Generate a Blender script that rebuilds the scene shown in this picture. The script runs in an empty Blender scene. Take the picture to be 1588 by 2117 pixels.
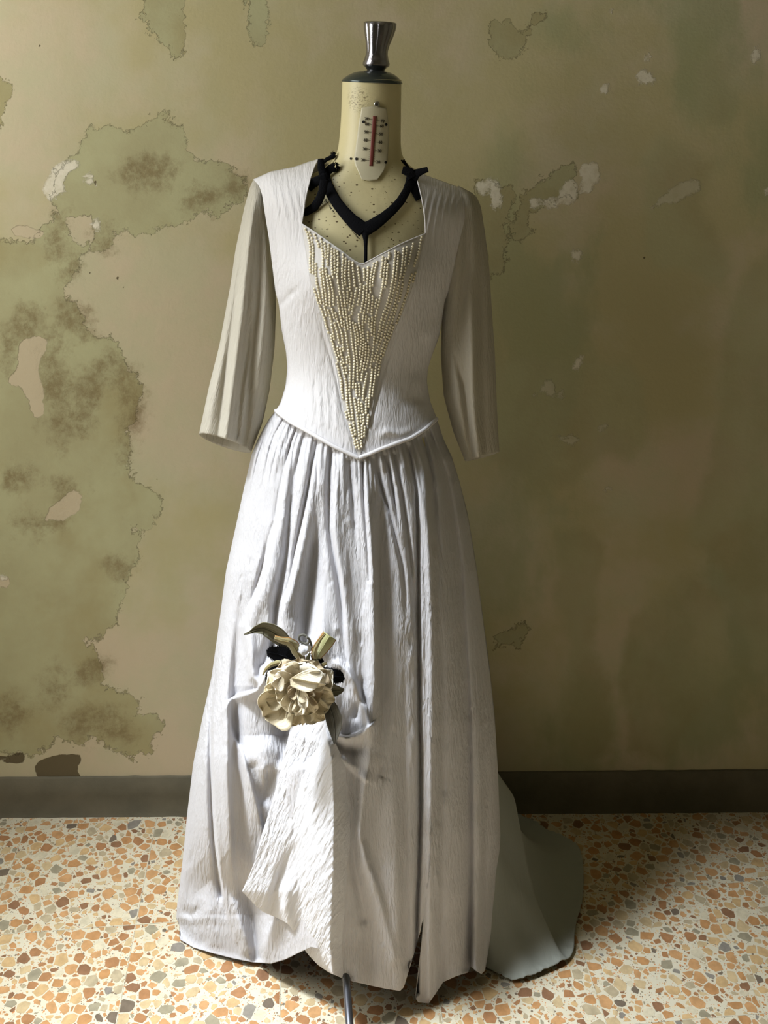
import bpy, bmesh, math, random
import numpy as np
from mathutils import Vector, noise as mnoise

random.seed(7); RNG = np.random.default_rng(7)
SC = bpy.context.scene
COL = SC.collection
# ------------------------------------------------------------------ camera
F = 2050.0          # focal length in photograph pixels
CX, HY = 794.0, 190.0   # principal column, horizon row (keystone-corrected photograph: the lens is shifted down)
CAMH = 1.5
PPM = 1150.0
YD = F/PPM          # distance of the dress axis
YW = F*CAMH/(1679.0-HY)   # distance of the wall
cam_d = bpy.data.cameras.new('camera'); cam = bpy.data.objects.new('camera', cam_d); COL.objects.link(cam)
cam.location = (0, 0, CAMH); cam.rotation_euler = (math.pi/2, 0, 0)
cam_d.sensor_fit = 'VERTICAL'; cam_d.sensor_height = 36.0; cam_d.lens = 36.0*F/2117.0
cam_d.shift_y = -(1058.5-HY)/2117.0; cam_d.clip_start = .02
SC.camera = cam
# ------------------------------------------------------------------ light
SC.view_settings.view_transform = 'Standard'; SC.view_settings.look = 'None'
SC.view_settings.gamma = 1.0; SC.view_settings.use_curve_mapping = False
SC.view_settings.exposure = 0.07
W = bpy.data.worlds.new('sky'); SC.world = W; W.use_nodes = True
bg = W.node_tree.nodes['Background']; bg.inputs[0].default_value = (.72, .82, 1, 1); bg.inputs[1].default_value = .55
def area(name, loc, target, sx, sy, power, col, spread=180):
    l = bpy.data.lights.new(name, 'AREA'); l.shape = 'RECTANGLE'; l.size = sx; l.size_y = sy
    l.energy = power; l.color = col; l.spread = math.radians(spread)
    o = bpy.data.objects.new(name, l); COL.objects.link(o); o.location = loc
    o.rotation_euler = (Vector(target)-Vector(loc)).to_track_quat('-Z', 'Y').to_euler()
    return o
# daylight entering by the tall window in the left wall, and a lamp added overhead to brighten the floor before the gown
area('window_daylight', (-1.66, 1.02, 1.80), (0.0, 1.25, 1.42), 1.1, 1.40, 33, (1, .975, .89))
area('added_floor_lamp', (-1.30, 1.06, 3.06), (-.06, 1.07, .0),   .34, .5, 24, (.88, .94, 1.0), 42)

# ------------------------------------------------------------------ helpers
def PX(x, y, Y):
    x = np.asarray(x, float); y = np.asarray(y, float); Y = np.asarray(Y, float)
    return np.stack([(x-CX)/F*Y, Y*np.ones_like(x), CAMH-(y-HY)/F*Y], -1)
def V3(x, y, Y): return Vector(PX(x, y, Y).tolist())
def put(o, kind=None, label=None, cat=None, group=None, parent=None):
    if kind: o['kind'] = kind
    if label: o['label'] = label
    if cat: o['category'] = cat
    if group: o['group'] = group
    if parent is not None: o.parent = parent
    return o
def mesh_obj(name, verts, faces, mat, parent=None, smooth=True, uv=None, **kw):
    me = bpy.data.meshes.new(name)
    verts = np.asarray(verts, float)
    me.from_pydata([tuple(v) for v in verts.tolist()], [], [tuple(f) for f in faces])
    if uv is not None:
        lay = me.uv_layers.new(name='UVMap')
        idx = np.empty(len(me.loops), np.int32); me.loops.foreach_get('vertex_index', idx)
        lay.data.foreach_set('uv', np.asarray(uv, float)[idx].astype(np.float32).ravel())
    me.polygons.foreach_set('use_smooth', [smooth]*len(me.polygons))
    me.materials.append(mat); me.update()
    o = bpy.data.objects.new(name, me); COL.objects.link(o)
    return put(o, parent=parent, **kw)
def empty(name, loc=(0, 0, 0), **kw):
    o = bpy.data.objects.new(name, None); COL.objects.link(o); o.empty_display_size = .05
    return put(o, **kw)     # stays at the world origin so that its parts keep world coordinates
def grid_faces(nr, nc, closed=False, flip=False):
    r = np.arange(nr-1)[:, None]; c = np.arange(nc if closed else nc-1)[None, :]
    a = r*nc+c; b = r*nc+(c+1) % nc; d = (r+1)*nc+c; e = (r+1)*nc+(c+1) % nc
    q = np.stack([a, d, e, b] if not flip else [a, b, e, d], -1).reshape(-1, 4)
    return q.tolist()
def grid_obj(name, P, mat, parent=None, closed=False, flip=False, uv=None, thick=0, **kw):
    nr, nc, _ = P.shape
    o = mesh_obj(name, P.reshape(-1, 3), grid_faces(nr, nc, closed, flip), mat, parent, True,
                 None if uv is None else uv.reshape(-1, 2), **kw)
    if thick:
        m = o.modifiers.new('cloth thickness', 'SOLIDIFY'); m.thickness = thick; m.offset = 0
    return o
def resample(pts, n, t=None):
    p = np.asarray(pts, float); d = np.r_[0, np.cumsum(np.linalg.norm(np.diff(p[:, :2], axis=0), axis=1))]
    d /= d[-1]
    if t is None: t = np.linspace(0, 1, n)
    # smooth (Catmull-like) through pchip-free cubic: use fine linear then box smoothing
    tt = np.linspace(0, 1, 400)
    f = np.stack([np.interp(tt, d, p[:, k]) for k in range(p.shape[1])], 1)
    k = 9; pad = np.concatenate([np.repeat(f[:1], k, 0)*2-f[1:k+1][::-1], f, np.repeat(f[-1:], k, 0)*2-f[-k-1:-1][::-1]])
    ker = np.hanning(2*k+3)[1:-1]; ker /= ker.sum()
    f = np.stack([np.convolve(pad[:, j], ker, 'valid') for j in range(p.shape[1])], 1)
    return np.stack([np.interp(t, tt, f[:, j]) for j in range(p.shape[1])], 1)
def coons(top, bot, left, right, nr, nc):
    T = resample(top, nc); B = resample(bot, nc); L = resample(left, nr); R = resample(right, nr)
    u = np.linspace(0, 1, nc)[None, :, None]; v = np.linspace(0, 1, nr)[:, None, None]
    P = (1-v)*T[None]+v*B[None]+(1-u)*L[:, None]+u*R[:, None]
    P -= (1-u)*(1-v)*T[0]+u*(1-v)*T[-1]+(1-u)*v*B[0]+u*v*B[-1]
    return P
def stroke(X, Y, H, pts, wl, wr=None, p=2.0):
    """adds a fold along a polyline: pts (x, y, height[, width factor]); wl / wr = widths on either side (pixels)"""
    if wr is None: wr = wl
    pts = np.asarray(pts, float)
    if pts.shape[1] == 3: pts = np.c_[pts, np.ones(len(pts))]
    m = max(wl, wr)*2.6*pts[:, 3].max()
    sel = (X > pts[:, 0].min()-m) & (X < pts[:, 0].max()+m) & (Y > pts[:, 1].min()-m) & (Y < pts[:, 1].max()+m)
    if not sel.any(): return
    x = X[sel]; y = Y[sel]; best = np.full(x.shape, 1e18); hh = np.zeros_like(x); sd = np.zeros_like(x); wf = np.ones_like(x)
    for a, b in zip(pts[:-1], pts[1:]):
        dx, dy = b[0]-a[0], b[1]-a[1]; L2 = dx*dx+dy*dy+1e-9
        t = np.clip(((x-a[0])*dx+(y-a[1])*dy)/L2, 0, 1)
        ex = x-a[0]-t*dx; ey = y-a[1]-t*dy; d2 = ex*ex+ey*ey
        q = d2 < best
        best = np.where(q, d2, best)
        hh = np.where(q, a[2]+(b[2]-a[2])*t, hh); wf = np.where(q, a[3]+(b[3]-a[3])*t, wf)
        sd = np.where(q, np.sign(ex*dy-ey*dx), sd)      # + = right of a downward line
    d = np.sqrt(best); w = np.where(sd > 0, wr, wl)*wf
    H[sel] += hh*np.exp(-(d/w)**p)
_TC = {}
def interp_tab(tab, y, k):
    key = (id(tab), k)
    if key not in _TC:      # smooth the table once so that surfaces have no kinks
        t = np.asarray(tab, float); g = np.arange(t[0, 0]-90, t[-1, 0]+90, 1.0); v = np.interp(g, t[:, 0], t[:, k])
        w = 2 if tab is YS else (11 if tab is TORSO else 26)
        e = np.exp(-.5*(np.arange(-3*w, 3*w+1)/w)**2); e /= e.sum()
        v2 = np.convolve(np.pad(v, 3*w, mode='edge'), e, 'valid'); _TC[key] = (g, v2)
    g, v = _TC[key]; return np.interp(y, g, v)
def sweep(pts, rad, n=8, caps=True):
    """round tube through 3-D points"""
    pts = [Vector(p) for p in pts]; N = len(pts)
    rad = [rad]*N if not hasattr(rad, '__len__') else rad
    vs, fs = [], []; up = None
    for i, p in enumerate(pts):
        t = (pts[min(i+1, N-1)]-pts[max(i-1, 0)])
        t = t.normalized() if t.length > 1e-9 else Vector((0, 0, 1))
        if up is None: up = t.orthogonal().normalized()
        up = (up-t*up.dot(t)); up = up.normalized() if up.length > 1e-6 else t.orthogonal().normalized()
        s = t.cross(up)
        for k in range(n):
            a = 2*math.pi*k/n
            vs.append(p+(up*math.cos(a)+s*math.sin(a))*rad[i])
    for i in range(N-1):
        for k in range(n):
            fs.append((i*n+k, i*n+(k+1) % n, (i+1)*n+(k+1) % n, (i+1)*n+k))
    if caps: fs.append(tuple(range(n))[::-1]); fs.append(tuple((N-1)*n+k for k in range(n)))
    return [tuple(v) for v in vs], fs
def box(x0, x1, y0, y1, z0, z1):
    v = [(x, y, z) for z in (z0, z1) for y in (y0, y1) for x in (x0, x1)]
    return v, [(0, 2, 3, 1), (4, 5, 7, 6), (0, 1, 5, 4), (2, 6, 7, 3), (0, 4, 6, 2), (1, 3, 7, 5)]

# ------------------------------------------------------------------ materials
class NT:
    def __init__(s, name):
        s.m = bpy.data.materials.new(name); s.m.use_nodes = True; s.t = s.m.node_tree; s.t.nodes.clear()
        s.out = s.n('ShaderNodeOutputMaterial')
    def n(s, typ, **kw):
        nd = s.t.nodes.new(typ)
        for k, v in kw.items(): setattr(nd, k, v)
        return nd
    def l(s, a, b): s.t.links.new(a, b)
    def set(s, sock, v):
        if isinstance(v, bpy.types.NodeSocket): s.l(v, sock)
        else: sock.default_value = v
    def math(s, op, a, b=0.0, c=0.0, clamp=False):
        nd = s.n('ShaderNodeMath', operation=op, use_clamp=clamp); s.set(nd.inputs[0], a); s.set(nd.inputs[1], b); s.set(nd.inputs[2], c); return nd.outputs[0]
    def noise(s, vec, scale, detail=4, rough=.55, out=0):
        nd = s.n('ShaderNodeTexNoise'); s.set(nd.inputs['Vector'], vec); nd.inputs['Scale'].default_value = scale
        nd.inputs['Detail'].default_value = detail; nd.inputs['Roughness'].default_value = rough; return nd.outputs[out]
    def mapv(s, vec, scale=(1, 1, 1), loc=(0, 0, 0), rot=(0, 0, 0)):
        nd = s.n('ShaderNodeMapping'); s.set(nd.inputs[0], vec); nd.inputs['Scale'].default_value = scale
        nd.inputs['Location'].default_value = loc; nd.inputs['Rotation'].default_value = rot; return nd.outputs[0]
    def mix(s, f, a, b, bt='MIX'):
        nd = s.n('ShaderNodeMix', data_type='RGBA', blend_type=bt); s.set(nd.inputs[0], f); s.set(nd.inputs[6], a); s.set(nd.inputs[7], b); return nd.outputs[2]
    def smooth(s, v, a, b, o0=0.0, o1=1.0):
        nd = s.n('ShaderNodeMapRange', interpolation_type='SMOOTHSTEP'); s.set(nd.inputs[0], v)
        for k, q in zip((1, 2, 3, 4), (a, b, o0, o1)): nd.inputs[k].default_value = q
        return nd.outputs[0]
    def pos(s): return s.n('ShaderNodeNewGeometry').outputs['Position']
    def uvn(s): return s.n('ShaderNodeTexCoord').outputs['UV']
    def attr(s, name): return s.n('ShaderNodeAttribute', attribute_name=name).outputs['Fac']
    def bump(s, h, dist, strength=1.0, normal=None):
        nd = s.n('ShaderNodeBump'); s.set(nd.inputs['Height'], h); nd.inputs['Distance'].default_value = dist
        nd.inputs['Strength'].default_value = strength
        if normal is not None: s.l(normal, nd.inputs['Normal'])
        return nd.outputs[0]
    def bsdf(s, color, rough=.5, metal=0, normal=None, spec=.5, **kw):
        b = s.n('ShaderNodeBsdfPrincipled'); s.set(b.inputs['Base Color'], color); s.set(b.inputs['Roughness'], rough)
        b.inputs['Metallic'].default_value = metal; b.inputs['Specular IOR Level'].default_value = spec
        for k, v in kw.items(): s.set(b.inputs[k.replace('_', ' ')], v)
        if normal is not None: s.l(normal, b.inputs['Normal'])
        return b.outputs[0]
    def done(s, sh): s.l(sh, s.out.inputs[0]); return s.m
def rgb(r, g, b):
    f = lambda c: (c/255/12.92) if c/255 <= .04045 else ((c/255+.055)/1.055)**2.4
    return (f(r), f(g), f(b), 1)

def plain(name, c, rough=.5, metal=0, bumpd=0, bscale=300, var=0, spec=.5, **kw):
    s = NT(name); col = c
    if var:
        f = s.noise(s.pos(), 60, 4); col = s.mix(f, tuple(x*(1-var) for x in c[:3])+(1,), tuple(min(1, x*(1+var)) for x in c[:3])+(1,))
    nm = s.bump(s.noise(s.pos(), bscale, 3), bumpd) if bumpd else None
    return s.done(s.bsdf(col, rough, metal, nm, spec, **kw))

def fabric(name, col, trans=.2, crinkle=1.0, sx=1.0, satin=.0, tcol=None):
    """crinkled silk crepe: fine ridges that run along the cloth"""
    s = NT(name); uv = s.uvn()
    warp = s.noise(s.mapv(uv, (14, 7, 1)), 1.0, 3, .5, 1)
    wv = s.n('ShaderNodeVectorMath', operation='MULTIPLY_ADD'); s.l(warp, wv.inputs[0]); wv.inputs[1].default_value = (.018, .03, 0); s.l(uv, wv.inputs[2])
    w = wv.outputs[0]
    n1 = s.noise(s.mapv(w, (150*sx, 26, 1)), 1.0, 3, .5)
    r1 = s.math('ABSOLUTE', s.math('SUBTRACT', n1, .5))
    r1 = s.math('SUBTRACT', 1.0, s.math('MULTIPLY', r1, 3.2), clamp=True)
    n2 = s.noise(s.mapv(w, (60*sx, 16, 1), (3, 1, 0)), 1.0, 4, .6)
    n3 = s.noise(s.mapv(uv, (900, 500, 1)), 1.0, 2, .5)
    amp = s.smooth(s.noise(s.mapv(uv, (9, 5, 1), (7, 2, 0)), 1.0, 2), .3, .7, .35, 1.0)
    h = s.math('MULTIPLY_ADD', r1, .55, s.math('MULTIPLY', n2, .9))
    h = s.math('MULTIPLY', h, amp)
    nm = s.bump(h, .0019*crinkle, 1.0)
    nm = s.bump(n3, .00012, 1.0, nm)
    c = s.mix(s.noise(s.mapv(uv, (5, 3, 1)), 1, 3), col, tuple(x*.93 for x in col[:3])+(1,))
    a = s.bsdf(c, .74-.2*satin, 0, nm, .2+.3*satin, Sheen_Weight=.25, Sheen_Roughness=.4)
    tr = s.n('ShaderNodeBsdfTranslucent'); s.set(tr.inputs[0], tcol or col); s.l(nm, tr.inputs['Normal'])
    mx = s.n('ShaderNodeMixShader'); mx.inputs[0].default_value = trans; s.l(a, mx.inputs[1]); s.l(tr.outputs[0], mx.inputs[2])
    return s.done(mx.outputs[0])

WHITE = rgb(214, 213, 217)
M_skirt = fabric('crinkled_white_silk', WHITE, .2, 2.2)
M_flap = fabric('crinkled_white_silk_deep', rgb(224, 225, 231), .12, 2.2, .8)
M_bod = fabric('white_silk_bodice', rgb(222, 220, 222), .12, 1.5)
M_sleeve = fabric('sheer_ivory_silk', rgb(212, 207, 194), .34, 2.4, tcol=rgb(212, 205, 184))
M_panel = fabric('white_satin_panel', rgb(206, 203, 200), .1, .5, satin=.6)
M_train = fabric('shaded_white_train', rgb(170, 174, 166), .15, .4)  # same silk as the gown, its colour darkened to stand for shade
M_pearl = plain('gold_ivory_pearl', rgb(224, 215, 188), .3, .1, spec=.7, var=.12)
M_black = plain('black_felt', rgb(17, 18, 22), .95, 0, .0015, 500, spec=.1)
M_chrome = plain('brushed_chrome', rgb(150, 148, 155), .22, 1, .0002, 400)
M_steel = plain('grey_steel', rgb(112, 114, 122), .35, .9)
M_screw = plain('screw_steel', rgb(200, 200, 200), .2, 1)
M_red = plain('dark_red_strip', rgb(112, 50, 42), .6)
M_ink = plain('faded_ink', rgb(58, 52, 36), .8)
M_hole = plain('hole_black', rgb(14, 12, 8), .9)
M_plate = plain('ivory_plate', rgb(196, 190, 164), .42, 0, .0003, 80, .05)
M_dome = plain('dark_glossy_cap', rgb(74, 82, 82), .2, .6)

def cream_mat():
    s = NT('speckled_cream_paint'); p = s.pos()
    base = s.mix(s.noise(p, 14, 4), rgb(214, 203, 158), rgb(196, 188, 150))
    v = s.n('ShaderNodeTexVoronoi', feature='F1'); s.l(s.mapv(p, (150, 150, 260), (0, 0, 0), (0, .7, 0)), v.inputs['Vector']); v.inputs['Scale'].default_value = 1
    rnd = s.n('ShaderNodeSeparateColor'); s.l(v.outputs['Color'], rnd.inputs[0])
    sz = s.math('MULTIPLY', s.math('POWER', rnd.outputs[0], 2.4), .40)
    dot = s.math('LESS_THAN', v.outputs['Distance'], sz)
    sp = s.n('ShaderNodeSeparateXYZ'); s.l(p, sp.inputs[0])
    zone = s.smooth(sp.outputs[2], 1.385, 1.35)      # speckles on the chest, hardly any on the neck tube
    zone = s.math('MULTIPLY', zone, s.smooth(s.noise(p, 24, 3), .36, .50))
    # scuffed brown patch near the top of the neck, on its left
    dv = s.n('ShaderNodeVectorMath', operation='DISTANCE'); s.l(p, dv.inputs[0]); dv.inputs[1].default_value = PX(738, 205, YD-.05).tolist()
    patch = s.math('MULTIPLY', s.smooth(dv.outputs['Value'], .030, .012), s.smooth(s.noise(s.mapv(p, (1, 1, 2.2)), 230, 5, .7), .50, .60))
    f = s.math('MAXIMUM', s.math('MULTIPLY', dot, zone), s.math('MULTIPLY', patch, .75))
    c = s.mix(f, base, rgb(88, 72, 42))
    return s.done(s.bsdf(c, .42, 0, s.bump(s.noise(p, 90, 3), .0006), .45))
M_cream = cream_mat()

# ------------------------------------------------------------------ room shell
XL, XR, YB, ZC = -1.5, 2.3, -2.2, 3.0
def sdf(X, Y, poly):
    p = np.asarray(poly, float); q = np.roll(p, -1, 0); d = np.full(X.shape, 1e18); ins = np.zeros(X.shape, bool)
    for a, b in zip(p, q):
        e = b-a; t = np.clip(((X-a[0])*e[0]+(Y-a[1])*e[1])/(e@e+1e-9), 0, 1)
        d = np.minimum(d, (X-a[0]-t*e[0])**2+(Y-a[1]-t*e[1])**2)
        if a[1] != b[1]:
            c = ((a[1] > Y) != (b[1] > Y)) & (X < (b[0]-a[0])*(Y-a[1])/(b[1]-a[1])+a[0]); ins ^= c
    return np.where(ins, 1, -1)*np.sqrt(d)
def ell(x, y, a, b, r=0, n=14):
    r = math.radians(r); return [(x+a*math.cos(t)*math.cos(r)-b*math.sin(t)*math.sin(r), y+a*math.cos(t)*math.sin(r)+b*math.sin(t)*math.cos(r)) for t in np.linspace(0, 2*math.pi, n, endpoint=False)]
GREEN = [
 [(-300,520),(-20,500),(0,496),(47,496),(71,494),(101,463),(113,425),(110,390),(118,350),(165,312),(189,267),(222,262),(255,262),(280,265),(298,258),(300,245),(326,224),(350,231),(359,255),(387,293),(406,326),(468,350),(515,378),(530,400),(510,406),(500,423),(472,425),(452,440),(416,442),(382,456),(350,468),(321,465),(293,482),(255,480),(236,482),(231,505),(213,520),(198,505),(189,477),(189,451),(142,456),(146,482),(160,500),(175,515),(165,534),(175,548),(160,560),(146,579),(128,600),(137,616),(161,624),(175,652),(184,675),(198,699),(236,699),(250,727),(279,765),(300,786),(293,817),(288,864),(267,888),(274,926),(269,954),(283,987),(317,1000),(335,1032),(317,1084),(280,1090),(285,1158),(264,1190),(248,1195),(266,1211),(253,1232),(253,1259),(243,1282),(211,1319),(185,1327),(203,1359),(216,1390),(211,1414),(264,1425),(288,1449),(293,1472),(327,1480),(343,1501),(317,1522),(317,1554),(280,1559),(222,1544),(201,1528),(121,1528),(69,1551),(0,1557),(-300,1560)],
 [(298,-20),(305,0),(297,35),(318,72),(340,100),(352,122),(372,118),(385,60),(382,-20)],
 [(515,-20),(516,40),(522,85),(545,98),(556,70),(546,0),(543,-20)],
 [(1012,45),(1022,35),(1036,50),(1050,38),(1068,62),(1084,60),(1098,42),(1122,30),(1096,70),(1085,100),(1066,117),(1038,113),(1012,98)],
 [(985,372),(1020,380),(1040,400),(1058,385),(1060,420),(1048,470),(1050,520),(1044,575),(1012,570),(1006,520),(985,470)],
 [(1062,500),(1054,470),(1072,430),(1080,400),(1108,378),(1140,368),(1158,340),(1190,352),(1192,400),(1160,415),(1120,420),(1095,440),(1098,480),(1078,505)],
 [(1030,1310),(1085,1290),(1096,1310),(1070,1335),(1032,1340)],
 [(-60,150),(0,160),(22,190),(10,260),(-60,270)],
]
FAINT = [
 [(1000,755),(1040,752),(1075,736),(1120,740),(1160,738),(1172,770),(1190,772),(1230,745),(1270,752),(1300,740),(1330,800),(1340,900),(1310,960),(1250,940),(1180,1010),(1120,1000),(1060,960),(1000,960)],
 [(1335,520),(1342,440),(1328,330),(1360,275),(1420,300),(1480,340),(1450,420),(1520,560),(1500,600),(1420,560),(1360,560)],
 [(1500,690),(1540,560),(1620,500),(1700,900),(1620,1400),(1560,1380),(1500,1180),(1420,1120),(1470,960),(1490,820)],
 [(1150,1110),(1210,1090),(1250,1130),(1240,1240),(1230,1340),(1260,1420),(1270,1560),(1180,1590),(1160,1480),(1180,1340),(1150,1230)],
 [(1300,1290),(1420,1180),(1500,1240),(1520,1400),(1440,1480),(1380,1580),(1300,1560),(1290,1420)],
 [(1440,130),(1490,110),(1530,190),(1500,260),(1440,250)],
]
PINK = [[(43,709),(70,694),(101,697),(98,720),(90,737),(82,760),(88,780),(92,812),(92,855),(76,860),(62,840),(52,803),(35,792),(19,789),(38,756)],
 [(100,1045),(130,1030),(150,1010),(175,1020),(170,1055),(130,1075),(90,1075)], ell(12,1200,14,14), ell(60,480,34,12,10)]
BROWN = [ell(150,655,26,26), ell(165,680,22,14,60), ell(128,705,22,18), [(235,365),(262,345),(300,336),(340,332),(352,352),(330,385),(290,390),(262,380)],
 ell(420,410,40,22,-20), ell(500,395,26,20), [(189,482),(212,482),(236,482),(231,505),(213,520),(198,505)], [(146,548),(166,536),(175,548),(160,570),(146,579),(138,565)],
 [(100,720),(140,760),(150,830),(160,880),(140,930),(110,900),(95,870),(100,820),(90,780)], ell(150,870,40,26,20), ell(228,770,26,40,-20), ell(262,800,24,36), ell(190,800,40,30,40),
 ell(280,860,14,40), ell(60,660,30,24), ell(24,720,10,36), ell(40,990,24,16,-20), ell(140,1030,22,30,30), ell(80,1080,40,20), ell(190,1380,34,14,-25), ell(120,1410,14,40), ell(230,1500,60,26,25), ell(180,1490,30,30), ell(20,1470,40,30),
 ell(262,930,10,30), ell(250,1180,12,20), ell(120,480,12,40)]
DARK = [[(72,1582),(85,1568),(100,1562),(120,1556),(150,1555),(169,1557),(169,1572),(160,1583),(168,1600),(168,1612),(85,1612),(80,1598)], [(-60,1555),(0,1557),(22,1560),(35,1551),(52,1551),(56,1562),(48,1575),(20,1572),(-10,1566),(-60,1570)],
 ell(86,95,3,4), ell(199,378,4,6,20), ell(243,574,4,4), ell(256,593,2,2), ell(1332,533,6,2.5,-30), ell(189,565,2,2)]
WHT = [[(90,392),(97,375),(106,359),(112,343),(128,334),(148,330),(165,331),(165,350),(150,352),(137,364),(137,380),(139,392),(124,402),(113,416),(102,410)], [(170,362),(188,359),(197,370),(200,382),(188,380),(172,374)], [(189,452),(204,451),(210,470),(203,478),(190,468)],
 ell(1262,24,6,8), ell(1340,118,9,7,-20), ell(1330,158,11,18,15), ell(1348,162,9,14,-10), ell(1252,184,9,15,35), ell(1567,113,9,22,8), [(1196,350),(1205,338),(1225,334),(1238,340),(1243,370),(1230,385),(1222,400),(1208,396),(1203,375)],
 [(1155,400),(1168,376),(1185,372),(1199,385),(1194,410),(1183,424),(1165,424),(1154,412)], ell(1108,420,14,11), ell(1140,421,16,13), ell(996,388,12,16), ell(1024,402,13,38,-8), [(1342,436),(1372,405),(1400,382),(1430,371),(1452,375),(1450,398),(1425,405),(1404,420),(1375,421)],
 ell(1193,529,11,14), ell(1196,752,9,20,25), ell(1136,803,13,20,-20), ell(1160,817,8,9), ell(1109,813,5,11), ell(1248,884,12,7,-20), [(1137,900),(1165,905),(1192,899),(1196,912),(1192,925),(1170,915)], ell(1258,1015,9,5,-20), ell(1588,398,8,8), ell(12,1190,9,6)]
def wall_mat():
    s = NT('peeling_plaster'); p = s.pos()
    f1 = s.math('MULTIPLY', s.math('SUBTRACT', s.noise(p, 20, 9, .72), .5), 95)
    f2 = s.math('MULTIPLY', s.math('SUBTRACT', s.noise(s.mapv(p, loc=(5, 3, 1)), 70, 6, .75), .5), 34)
    f3 = s.math('MULTIPLY', s.math('SUBTRACT', s.noise(s.mapv(p, loc=(9, 3, 7)), 13, 9, .74), .5), 170)
    big = s.noise(p, 2.2, 5, .6); mid = s.noise(s.mapv(p, loc=(2, 7, 3)), 6, 6, .62); fine = s.noise(p, 150, 4, .6)
    beige = s.mix(s.smooth(mid, .35, .68), rgb(182, 176, 146), rgb(190, 176, 150))
    beige = s.mix(s.smooth(big, .42, .62), beige, rgb(176, 167, 128))
    spx = s.n('ShaderNodeSeparateXYZ'); s.l(p, spx.inputs[0])
    g_soft = s.math('MULTIPLY', s.smooth(s.noise(s.mapv(p, (1, 1, .55), (4, 1, 9)), 3.2, 6, .6), .50, .62), s.smooth(spx.outputs[0], -.1, .5, .12, .62))
    beige = s.mix(g_soft, beige, rgb(146, 152, 114))
    green = s.mix(s.smooth(mid, .3, .7), rgb(172, 170, 134), rgb(162, 157, 122))
    green = s.mix(s.smooth(s.noise(s.mapv(p, loc=(1, 4, 4)), 4, 5), .45, .65, 0, .8), green, rgb(156, 147, 108))
    g = s.smooth(s.math('ADD', s.attr('m_green'), s.math('ADD', f1, f2)), -1.2, 1.2)
    gsharp = g
    c = s.mix(g, beige, green)
    br = s.smooth(s.math('ADD', s.attr('m_brown'), s.math('ADD', f3, s.math('MULTIPLY', f1, .7))), -26, 24)
    br = s.math('MULTIPLY', br, s.smooth(s.noise(s.mapv(p, loc=(8, 1, 2)), 34, 8, .72), .34, .62, .15, 1.0))
    c = s.mix(s.math('MULTIPLY', br, .78), c, s.mix(mid, rgb(128, 112, 76), rgb(112, 96, 66)))
    pk = s.smooth(s.math('ADD', s.attr('m_pink'), s.math('MULTIPLY', f1, .35)), -1.2, 1.2)
    c = s.mix(pk, c, rgb(188, 175, 148))
    wh = s.smooth(s.math('ADD', s.attr('m_white'), s.math('MULTIPLY', f2, .9)), -2.5, 3.5)
    c = s.mix(s.math('MULTIPLY', wh, s.smooth(s.noise(p, 60, 5), .25, .6, .55, 1)), c, rgb(214, 208, 190))
    dk = s.smooth(s.math('ADD', s.attr('m_dark'), s.math('MULTIPLY', f2, .25)), -.8, .8)
    c = s.mix(dk, c, rgb(98, 88, 66))
    # a thin dark lip where the paint layer breaks
    gv = s.math('ADD', s.attr('m_green'), s.math('ADD', f1, f2))
    lip = s.math('MULTIPLY', s.smooth(gv, -3.2, -.6), s.smooth(gv, 2.4, .2))
    lip = s.math('MULTIPLY', lip, s.smooth(s.noise(s.mapv(p, loc=(3, 3, 3)), 9, 3), .42, .6))
    c = s.mix(s.math('MULTIPLY', lip, .32), c, rgb(120, 112, 80))
    ft = s.smooth(s.math('ADD', s.attr('m_faint'), s.math('MULTIPLY', f3, .35)), -14, 14)
    c = s.mix(s.math('MULTIPLY', ft, .62), c, green)
    h = s.math('ADD', s.math('MULTIPLY', gsharp, -.9), s.math('ADD', s.math('MULTIPLY', pk, -.5), s.math('MULTIPLY', wh, .6)))
    h = s.math('ADD', h, s.math('ADD', s.math('MULTIPLY', mid, 1.2), s.math('MULTIPLY', fine, .28)))
    h = s.math('ADD', h, s.math('ADD', s.math('MULTIPLY', br, -.5), s.math('MULTIPLY', dk, -.8)))
    nm = s.bump(h, .0016, .9)
    return s.done(s.bsdf(c, .88, 0, nm, .2))
WALLM = wall_mat()
def YWall(x):        # the wall turns away very slightly to the right
    return YW+.010*x
def back_wall():
    xs = np.linspace(XL, XR, 330); zs = np.linspace(0, ZC, 300)
    X, Z = np.meshgrid(xs, zs); Yv = YWall(X)
    px = X/YW*F+CX; py = (CAMH-Z)/YW*F+HY
    P = np.stack([X, Yv, Z], -1)
    me_o = grid_obj('wall_back', P, WALLM, flip=True, kind='structure')
    me = me_o.data
    for nm, polys in (('m_green', GREEN), ('m_faint', FAINT), ('m_pink', PINK), ('m_brown', BROWN), ('m_dark', DARK), ('m_white', WHT)):
        D = np.full(X.shape, -200.0)
        for poly in polys:
            D = np.maximum(D, sdf(px, py, poly))
        if nm == 'm_green':   # outside the frame the peeling goes on
            out = (px < -60) | (px > 1660) | (py < -60)
            nz = 70*(np.sin(X*5.1+1)*np.sin(Z*4.3)+.5*np.sin(X*11+Z*7))-25
            D = np.where(out & (px > 0), np.maximum(D, nz), D)
        a = me.attributes.new(nm, 'FLOAT', 'POINT'); a.data.foreach_set('value', np.clip(D, -60, 60).astype(np.float32).ravel())
    m = me_o.modifiers.new('wall thickness', 'SOLIDIFY'); m.thickness = .12; m.offset = -1
    return me_o
back_wall()
M_wall2 = plain('aged_plaster_dim', rgb(160, 156, 134), .9, 0, .002, 30, .12)
M_ceil = plain('dim_ceiling_plaster', rgb(168, 163, 142), .9, 0, .002, 20, .1)
WY0, WY1, WZ0, WZ1 = .55, 1.75, .95, 2.55      # window opening in the left wall
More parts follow.
